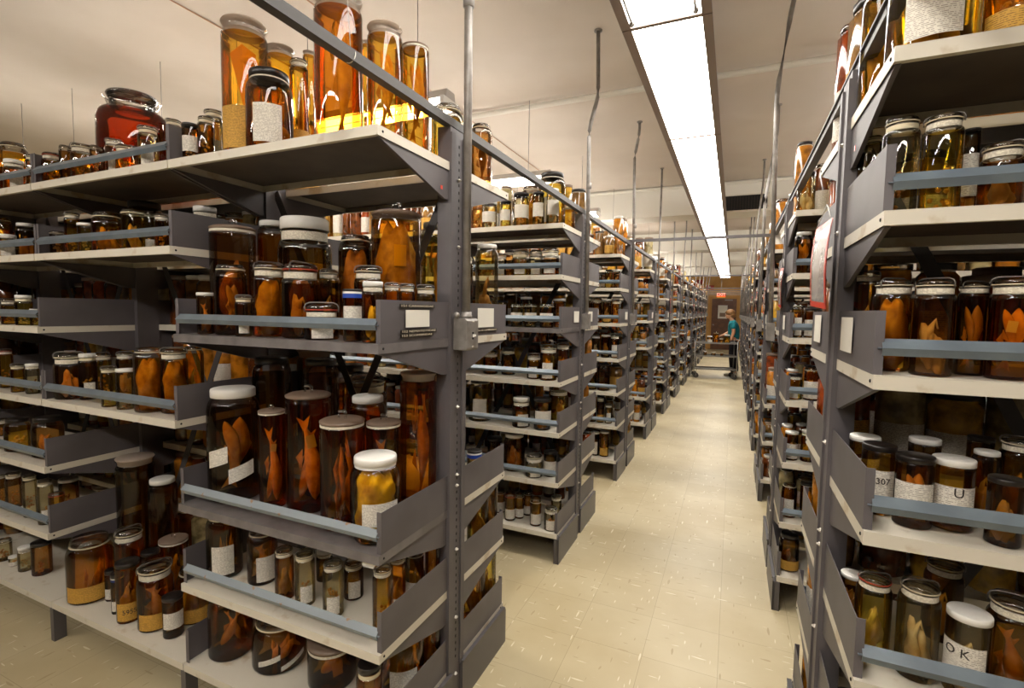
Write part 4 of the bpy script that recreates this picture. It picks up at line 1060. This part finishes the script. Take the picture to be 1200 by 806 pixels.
m = MB(); m.add([(WX0, WY0, 0), (WX1, WY0, 0), (WX1, WY1, 0), (WX0, WY1, 0)], [(0, 1, 2, 3)]); fo = struct('floor', m, floor_mat())
MCEIL = principled('ceiling_paint', S('dcd0c2'), .85, col2=S('d5c8b9'), scale=1.2); MTRIM = principled('white_beam_paint', S('e4dfd2'), .7)
m = MB(); m.add([(WX0, WY0, CEIL), (WX1, WY0, CEIL), (WX1, WY1, CEIL), (WX0, WY1, CEIL)], [(3, 2, 1, 0)]); struct('ceiling', m, MCEIL)
MW = principled('painted_wall', S('cfc6b2'), .8, col2=S('c6bca6'), scale=2); MTAN = principled('tan_end_wall', S('c79a58'), .75, col2=S('bb8d4c'), scale=3)
m = MB(); m.add([(WX0, WY0, 0), (WX0, WY1, 0), (WX0, WY1, CEIL), (WX0, WY0, CEIL)], [(0, 1, 2, 3)]); struct('wall_left', m, MW)
m = MB(); m.add([(WX1, WY0, 0), (WX1, WY1, 0), (WX1, WY1, CEIL), (WX1, WY0, CEIL)], [(3, 2, 1, 0)]); struct('wall_right', m, MW)
m = MB(); m.add([(WX0, WY0, 0), (WX1, WY0, 0), (WX1, WY0, CEIL), (WX0, WY0, CEIL)], [(3, 2, 1, 0)]); struct('wall_front', m, principled('dark_painted_wall', S('4a423b'), .8))
m = MB(); m.add([(WX0, WY1, 0), (WX1, WY1, 0), (WX1, WY1, CEIL), (WX0, WY1, CEIL)], [(0, 1, 2, 3)]); struct('wall_back', m, MTAN)
# ceiling beams
for i, (y0, y1, z) in enumerate(((7.3, 7.75, 2.84), (11.6, 12.0, 2.86), (15.6, 16.0, 2.86), (19.4, 19.8, 2.86))):
    m = MB(); m.box(WX0+.001, y0, z, WX1-.001, y1, CEIL-.001); struct('trim_%d' % (i+1), m, MTRIM)
m = MB(); m.tube([(WX0+.01, 3.98, 3.205), (WX1-.01, 3.98, 3.205)], .022, 12); tag(obj('ceiling_pipe', m, MTRIM), 'white horizontal pipe crossing just below the ceiling above the second racks', 'pipe')
m = MB(); m.tube([(WX0+.01, 7.27, 3.215), (WX1-.01, 7.27, 3.215)], .020, 12); tag(obj('ceiling_pipe', m, MTRIM), 'white pipe running along the upper edge of the first ceiling beam', 'pipe')
for x, lb in ((-3.02, 'thin reddish wire line running along the ceiling at upper left'), (-2.29, 'thin tan wire line along the ceiling behind the tall jars')):
    m = MB(); m.tube([(x, WY0+.02, 3.243), (x, 7.2, 3.243)], .004, 6); tag(obj('ceiling_wire', m, principled('tan_wire', S('b98f6f'), .6)), lb, 'wire')
# dark vent grille in the first beam
t = thing('vent_grille', 'dark slatted vent opening in the ceiling beam right of the light strip', 'vent', (.07, 7.299, 2.955))
m = MB(); m.box(-.27, -.004, -.095, .27, .0, .095); obj('opening', m, M['hole'], t)
m = MB(); m.box(-.29, -.014, -.11, .29, -.004, -.095); m.box(-.29, -.014, .095, .29, -.004, .11); m.box(-.29, -.014, -.095, -.27, -.004, .095); m.box(.27, -.014, -.095, .29, -.004, .095); obj('frame', m, M['cream'], t)
m = MB()
for i in range(16): x = -.255+i*.034; m.box(x-.0015, -.010, -.095, x+.0015, -.004, .095)
obj('slats', m, principled('dark_vent_slat', S('3a2c20'), .6), t)

# end wall: door, frame, poster, signs
DX0, DX1 = -.84, .10; Y = WY1
m = MB(); m.box(DX0, Y-.045, .005, DX1, Y-.006, 2.10); d = struct('door_1', m, principled('brown_door', S('6b4326'), .45, col2=S('5c381f'), scale=6))
m = MB(); m.tube([(DX0+.08, Y-.05, 1.02), (DX0+.08, Y-.10, 1.02)], .012, 8); m.ball((DX0+.08, Y-.12, 1.02), .032, 10); obj('door_handle', m, M['galv'], d)
m = MB(); m.box(DX1-.45, Y-.075, 2.02, DX1-.15, Y-.046, 2.07); obj('door_closer', m, M['galv'], d)
m = MB(); m.box(DX0-.075, Y-.03, 0, DX0, Y-.001, 2.10); m.box(DX1, Y-.03, 0, DX1+.075, Y-.001, 2.10); m.box(DX0-.075, Y-.03, 2.10, DX1+.075, Y-.001, 2.18); struct('trim_9', m, principled('tan_door_frame', S('b8863f'), .55))
m = MB(); m.box(-.60, Y-.047, 1.28, -.24, Y-.0455, 1.83); p = tag(obj('door_notice', m, M['paper_plain']), 'pale paper notice fixed to the brown door', 'notice')
m = MB(); m.box(-.53, Y-.0478, 1.36, -.31, Y-.047, 1.52); obj('picture', m, principled('notice_print', S('8b7460'), .6), p)
t = thing('exit_sign', 'small red lit EXIT sign on a ceiling bracket before the brown door', 'sign', (-.47, 20.9, 2.13))
m = MB(); m.box(-.16, -.03, 0, .16, .03, .17); obj('sign_box', m, emit('exit_sign_red', S('ff3a1c'), 1.1), t)
me = text_mesh('EXIT', .15, emit('exit_letters', (1, .75, .5, 1), 1.6), .001)
for v in me.vertices: a, b, e = v.co; v.co = (a, -.031-e, b+.085)
link('lettering', me, t)
m = MB(); m.box(-.01, -.01, .17, .01, .01, CEIL-2.13-.001); obj('bracket', m, M['galv'], t)
m = MB(); m.box(-.15, -.028, -.012, .15, .028, 0); obj('lamp_strip', m, emit('exit_sign_lamp', S('ffb347'), 1.6), t)
for x, z, w, lb in ((-1.62, 2.80, .11, 'left of two small red notices on the end wall'), (-1.36, 2.80, .11, 'right of two small red notices on the end wall'), (-.95, 2.56, .16, 'lower dark red notice on the end wall above the door frame')):
    m = MB(); m.box(x-w, Y-.012, z-.09, x+w, Y-.001, z+.09); o = tag(obj('red_notice', m, principled('dark_red_notice', S('a32a1c'), .5)), lb, 'notice')
    m = MB(); m.box(x-.03, Y-.0135, z-.05, x+.03, Y-.012, z+.05); obj('pale_mark', m, M['cream'], o)

# ------------------------------------------------------------------ lights
E_MAIN = emit('lit_diffuser', (1, .955, .88, 1), 15.5); E_TUBE = emit('lit_tube', (1, .94, .86, 1), 46); E_FILL = emit('added_fill_tube', (1, .93, .85, 1), 60); E_YEL = emit('yellowed_diffuser', (1, .80, .36, 1), 4)
housing = principled('brown_grey_housing', S('8c7a70'), .5); inner = principled('fixture_white', S('f0ece4'), .5)
def ceiling_light(y0, y1, lab, mat=E_MAIN, first=False):
    x0, x1 = -.517, -.150; z = 2.80; t = thing('ceiling_light', lab, 'light', ((x0+x1)/2, (y0+y1)/2, z), 0, 'fluorescent fixtures above the aisle'); hw = (x1-x0)/2; hl = (y1-y0)/2
    m = MB(); m.box(-hw, -hl+.004, 0, -hw+.030, hl-.004, .10); m.box(hw-.030, -hl+.004, 0, hw, hl-.004, .10); m.box(-hw+.03, -hl+.004, .085, hw-.03, hl-.004, .10); m.box(-hw-.012, -hl+.004, .0, -hw, hl-.004, .012); m.box(hw, -hl+.004, .0, hw+.012, hl-.004, .012); obj('housing', m, housing, t)
    m = MB(); m.box(-hw+.03, -hl+.012, .006, hw-.03, hl-.012, .012); obj('diffuser', m, mat, t)
    m = MB(); m.box(-hw+.03, -hl-.010, .001, hw-.03, -hl+.014, .030); obj('end_plate', m, housing, t)
    m = MB()
    for yy in (-hl*.7, hl*.7): m.tube([(0, yy, .10), (0, yy, CEIL-z-.001)], .004, 6)
    obj('hanger', m, M['galv'], t)
    if first:
        m = MB()
        for s in (-1, 1): m.tube([(s*(hw-.05), -hl*.9, -.02), (s*(hw-.05), hl*.88, -.02)], .006, 8); m.ball((s*(hw-.05), hl*.90, -.018), .014, 8)
        obj('latch_rods', m, M['galv'], t)
    return t
ys = 2.398
for i in range(-2, 12):
    y0 = ys + i*1.6
    if y0+1.6 > 21.2: break
    n_ = i+2
    if i == 7:
        ceiling_light(y0, y0+.55, 'short yellowed diffuser in the row of aisle lights', E_YEL); ceiling_light(y0+.55, y0+1.6, 'shortened white light just beyond the yellowed diffuser'); continue
    ceiling_light(y0, y0+1.6, ('white fluorescent ceiling light, %s one forward of the open-latch fixture' % ORD[i]) if i >= 0 else ('near fluorescent ceiling light with open latch rods at the picture top' if i == -1 else 'fluorescent aisle light overhead behind the camera, %s back' % ORD[-2-i]), E_MAIN, i == -1)
def strip(xc, yc, lab, E_TUBE=E_TUBE):
    z = 2.60; t = thing('strip_light', lab, 'light', (xc, yc, z), 0, 'bare-tube strip lights between racks'); L = .61
    m = MB(); m.prism([(-.050, .012), (.050, .012), (.038, .055), (-.038, .055)], 'x', -L, L); obj('tray', m, principled('strip_tray', S('c4bcb4'), .4) if 'strip_tray' not in bpy.data.materials else bpy.data.materials['strip_tray'], t)
    for s in (-1, 1):
        m = MB(); m.tube([(-L+.03, s*.045, -.018), (L-.03, s*.045, -.018)], .017, 10); obj('tube', m, E_TUBE, t)
    for s in (-1, 1):
        m = MB(); m.box(s*L-.012-(.012 if s > 0 else -.012), -.07, -.03, s*L+.012-(.012 if s > 0 else -.012), .07, .012); obj('socket', m, inner, t)
    m = MB(); m.tube([(-.4, 0, .055), (-.4, 0, CEIL-z-.001)], .0022, 6); m.tube([(.4, 0, .055), (.4, 0, CEIL-z-.001)], .0022, 6); obj('hanger', m, M['galv'], t)
for j, xc in enumerate((-3.6, -2.2, -.8, .6)):
    strip(xc, -1.0, 'bare-tube strip light behind the camera, %s from the left' % ORD[j], E_FILL)  # unseen row added here to brighten the near shelf fronts
for k in range(1, NR):
    yc = YF - (PITCH-DEPTH)/2 + k*PITCH
    for side, xs in (('left', (-2.03, -3.45, -5.4)), ('right', (1.55, 3.4))):
        for j, xc in enumerate(xs):
            if j == 2 and k > 5: continue
            where = 'behind the camera' if k < 0 else ('in front of the nearest %s rack' % side if k == 0 else 'in the gap before the %s %s rack' % (ORD[k], side))
            strip(xc, yc, 'bare-tube strip light %s, %s from the aisle' % (where, ORD[j]), E_TUBE)

# ------------------------------------------------------------------ utility cart and its jars
t = thing('utility_cart', 'grey three-shelf wheeled metal cart standing in the aisle before the person', 'cart', (-.37, 12.45, 0), .16)
mc = principled('cart_metal', S('8e8a84'), .4, metal=.3)
for z in (.20, .50, .80):
    m = MB(); m.box(-.45, -.22, z, .45, .22, z+.004); m.box(-.45, -.22, z+.004, .45, -.216, z+.035); m.box(-.45, .216, z+.004, .45, .22, z+.035); m.box(-.45, -.216, z+.004, -.446, .216, z+.035); m.box(.446, -.216, z+.004, .45, .216, z+.035); obj('shelf', m, mc, t)
for sx in (-1, 1):
    for sy in (-1, 1):
        m = MB(); m.tube([(sx*.455, sy*.225, .13), (sx*.455, sy*.225, .86)], .013, 8); obj('leg', m, mc, t)
        m = MB(); m.tube([(sx*.41, sy*.19-.018, .06), (sx*.41, sy*.19+.018, .06)], .06, 16); w = obj('caster', m, M['dark'], t)
        m = MB(); m.box(sx*.41-.006, sy*.19-.028, .06, sx*.41+.006, sy*.19-.022, .20); m.box(sx*.41-.006, sy*.19+.022, .06, sx*.41+.006, sy*.19+.028, .20); obj('fork', m, mc, w)
m = MB(); m.tube([(.455, -.225, .84), (.49, -.225, .90), (.49, .225, .90), (.455, .225, .84)], .013, 8); obj('handle', m, mc, t)
m = MB(); m.tube([(-.455, -.225, .86), (-.455, .225, .86)], .013, 8); obj('end_rail', m, mc, t)
for i, (dx, dy, r, h, kd, liq, lid, ex, lb) in enumerate([(-.13, -.10, .055, .17, 'W', 'c', 'w', 'L', 'white-lidded pale jar at the left on the cart top'), (.01, -.05, .062, .26, 'S', 'a', 'g', 'B', 'tallest amber jar on the cart top'),
        (.12, -.12, .045, .14, 'K', 'y', 'c', '', 'short yellow jar at the front of the cart top'), (.25, -.06, .070, .21, 'S', 'y', 'w', '', 'wide yellow jar nearest the person on the cart top'), (.02, -.16, .040, .11, 'W', 'o', 'k', '', 'small orange jar in front of the tallest cart jar')]):
    c, s_ = math.cos(.16), math.sin(.16); make_jar(-.37+dx*c-dy*s_, 12.45+dx*s_+dy*c, .8045, r, h, kd, liq, 'f', lid, ex, lb, 'jars on the cart', 900+i, 1)
for i, (dx, r, h, lb) in enumerate([(-.20, .035, .11, 'small jar at the left on the middle cart shelf'), (-.02, .05, .10, 'squat jar in the centre of the middle cart shelf'), (.16, .032, .09, 'small jar at the right on the middle cart shelf')]):
    make_jar(-.37+dx*math.cos(.16), 12.45+dx*math.sin(.16)-.05, .5045, r, h, 'W', 'b', 'p', 'w', '', lb, 'jars on the cart', 920+i, 1)

# ------------------------------------------------------------------ the person behind the cart
def skin_body(name, verts, edges, radii, mat, parent, root=0, sub=2):
    me = bpy.data.meshes.new(name); me.from_pydata([Vector(v) for v in verts], edges, []); me.materials.append(mat)
    o = link(name, me, parent); sm = o.modifiers.new('skin', 'SKIN'); sm.use_smooth_shade = True
    for i, r in enumerate(radii):
        d_ = me.skin_vertices[0].data[i]; d_.radius = r if isinstance(r, tuple) else (r, r); d_.use_root = (i == root)
    ss = o.modifiers.new('sub', 'SUBSURF'); ss.levels = sub; ss.render_levels = sub
    dg = bpy.context.evaluated_depsgraph_get(); me2 = bpy.data.meshes.new_from_object(o.evaluated_get(dg)); o.modifiers.clear(); o.data = me2; me2.name = name
    for p in me2.polygons: p.use_smooth = True
    return o
PX, PY = .02, 13.0
per = thing('person', 'person in teal T-shirt and dark trousers standing behind the cart, hand on its handle', 'person', (PX, PY, 0), 0); per.scale = (.96, .96, .96)
skin = principled('skin', S('cf9a74'), .55); teal = principled('teal_cotton', S('148088'), .85, col2=S('0f6a72'), scale=14); trous = principled('dark_trousers', S('231f24'), .85); hairm = principled('light_brown_hair', S('8d6334'), .6, col2=S('6d4822'), scale=40); shoe = principled('pale_shoe', S('cfc6b8'), .6)
# facing -x (towards the cart), leaning a little forward
V = [(.02,0,.88), (.02,0,1.02), (.0,0,1.18), (-.03,0,1.32), (-.05,0,1.385), (-.075,0,1.44), (-.095,0,1.51), (-.10,0,1.58),
     (-.02,-.10,.84), (-.02,-.10,.47), (.02,-.10,.10), (-.09,-.10,.035), (.05,.10,.84), (.05,.10,.47), (.10,.10,.10), (-.01,.10,.035),
     (-.02,-.165,1.33), (.0,-.205,1.10), (-.05,-.21,.93), (-.10,-.20,.885), (-.04,.165,1.33), (-.08,.20,1.10), (-.26,.17,1.00), (-.32,.16,.985)]
Eg = [(0,1),(1,2),(2,3),(3,4),(4,5),(5,6),(6,7),(0,8),(8,9),(9,10),(10,11),(0,12),(12,13),(13,14),(14,15),(3,16),(16,17),(17,18),(18,19),(3,20),(20,21),(21,22),(22,23)]
Rd = [(.10,.08),(.095,.075),(.10,.075),(.095,.07),(.052,.052),(.052,.055),(.085,.070),(.070,.060), .085,.058,.042,.040,.085,.058,.042,.040, .052,.042,.030,.026,.052,.042,.030,.026]
body = skin_body('body', V, Eg, Rd, skin, per)
# T-shirt, trousers, shoes as clothing over the body
sv = [(.02,0,.86),(.0,0,1.06),(.0,0,1.20),(-.03,0,1.33),(-.045,0,1.385),(-.02,-.175,1.33),(-.008,-.198,1.17),(-.04,.175,1.33),(-.068,.195,1.17)]
skin_body('t_shirt', sv, [(0,1),(1,2),(2,3),(3,4),(3,5),(5,6),(3,7),(7,8)], [(.125,.150),(.120,.145),(.130,.155),(.120,.140),(.07,.07),.072,.066,.072,.066], teal, per)
tv = [(.02,0,.90),(-.0,-.10,.82),(-.02,-.10,.47),(.02,-.10,.09),(.04,.10,.80),(.05,.10,.47),(.10,.10,.09)]
skin_body('trousers', tv, [(0,1),(1,2),(2,3),(0,4),(4,5),(5,6)], [(.115,.14),.105,.078,.062,.105,.078,.062], trous, per)
for (x, y) in ((-.05, -.10), (.03, .10)):
    m = MB(); m.tube([(x+.10, y, .035), (x+.05, y, .045), (x-.02, y, .045), (x-.10, y, .034), (x-.135, y, .03)], .04, 10, radii=[.030, .044, .045, .038, .02]); obj('shoe', m, shoe, per)
# hair cap with a fringe and nape, face details
m = MB(); m.ball((-.092, 0, 1.578), .112, 18, 0, (1.0, .88, .84)); m.ball((-.050, 0, 1.535), .098, 14, 0, (.92, .92, 1.0)); m.tube([(-.168, -.06, 1.585), (-.192, -.03, 1.592), (-.198, 0, 1.592), (-.192, .03, 1.592), (-.168, .06, 1.585)], .022, 8); obj('hair', m, hairm, per)
m = MB(); m.ball((-.116, 0, 1.515), .086, 16, 0, (.92, .80, 1.02)); m.ball((-.165, 0, 1.468), .030, 10, 0, (1, 1.2, .9)); m.tube([(-.188, 0, 1.545), (-.208, 0, 1.512), (-.192, 0, 1.500)], .012, 8, radii=[.007, .014, .010]); obj('face', m, skin, per)
m = MB()
for s in (-1, 1): m.ball((-.183, s*.030, 1.542), .009, 8)
obj('eyes', m, M['black'], per)
m = MB(); m.tube([(-.188, -.022, 1.482), (-.196, 0, 1.483), (-.188, .022, 1.482)], .004, 6); obj('mouth', m, principled('lips', S('a8574a'), .5), per)
for s in (-1, 1):
    m = MB(); m.ball((-.09, s*.074, 1.52), .022, 10, 0, (.9, .35, 1.3)); obj('ear', m, skin, per)
# hands: palm and five separate bent fingers
for nm, base, dr, up in (('hand', Vector((-.105, -.20, .880)), Vector((-.75, .0, -.28)), -1), ('hand', Vector((-.325, .16, .983)), Vector((-.9, -.05, -.3)), 1)):
    dr.normalize(); side_ = Vector((0, 1, 0)); dn = dr.cross(side_).normalized()
    if dn.z > 0: dn = -dn
    m = MB(); m.tube([base, base+dr*.03, base+dr*.075], .03, 10, radii=[.024, .036, .036], flat=1.0)
    for i in range(4):
        b0 = base + dr*.075 + side_*(-.027+.018*i); l = (.034, .040, .038, .030)[i]
        m.tube([b0, b0+dr*l*.5, b0+dr*l+dn*l*.5, b0+dr*l*.9+dn*l*1.2], .008, 7, radii=[.0085, .0085, .008, .0065])
    tb = base + dr*.025 + side_*.03*up; m.tube([tb, tb+side_*.018*up+dr*.02+dn*.01, tb+side_*.018*up+dr*.045+dn*.026], .009, 7, radii=[.011, .010, .008]); obj(nm, m, skin, per)
m = MB(); m.tube([(-.092+.033*math.cos(a)*.9, -.20+.033*math.sin(a), .898+.033*math.cos(a)*.4) for a in [i*PI/8 for i in range(16)]], .007, 6, closed=True); obj('wristwatch', m, M['black'], per)

# ------------------------------------------------------------------ camera, world, colour
F_, PIT, YAW, ROLL, HC = 581.942, -.06812, .4181, .015, 1.50113
Fv = Vector((-math.sin(YAW)*math.cos(PIT), math.cos(YAW)*math.cos(PIT), math.sin(PIT))); Rv = Vector((math.cos(YAW), math.sin(YAW), 0)); Uv = Rv.cross(Fv)
R2 = Rv*math.cos(ROLL) + Uv*math.sin(ROLL); U2 = Uv*math.cos(ROLL) - Rv*math.sin(ROLL)
cam = bpy.data.cameras.new('camera'); cam.sensor_width = 36; cam.lens = F_*36/1200; cam.clip_start = .02; cam.clip_end = 100
co = bpy.data.objects.new('camera', cam); C.objects.link(co); mw = Matrix((R2, U2, -Fv)).transposed().to_4x4(); mw.translation = Vector((0, 0, HC)); co.matrix_world = mw
bpy.context.scene.camera = co
w = bpy.data.worlds.new('world'); bpy.context.scene.world = w; w.use_nodes = True; w.node_tree.nodes['Background'].inputs[0].default_value = (.9, .85, .8, 1); w.node_tree.nodes['Background'].inputs[1].default_value = .002
sc = bpy.context.scene
sc.view_settings.view_transform = 'Standard'; sc.view_settings.look = 'None'; sc.view_settings.gamma = 1; sc.view_settings.use_curve_mapping = False; sc.view_settings.exposure = 0.0
cy = sc.cycles; cy.use_denoising = True; cy.max_bounces = 7; cy.diffuse_bounces = 2; cy.glossy_bounces = 3; cy.transparent_max_bounces = 20; cy.sample_clamp_indirect = 4; cy.use_light_tree = True
cy.caustics_reflective = False; cy.caustics_refractive = False
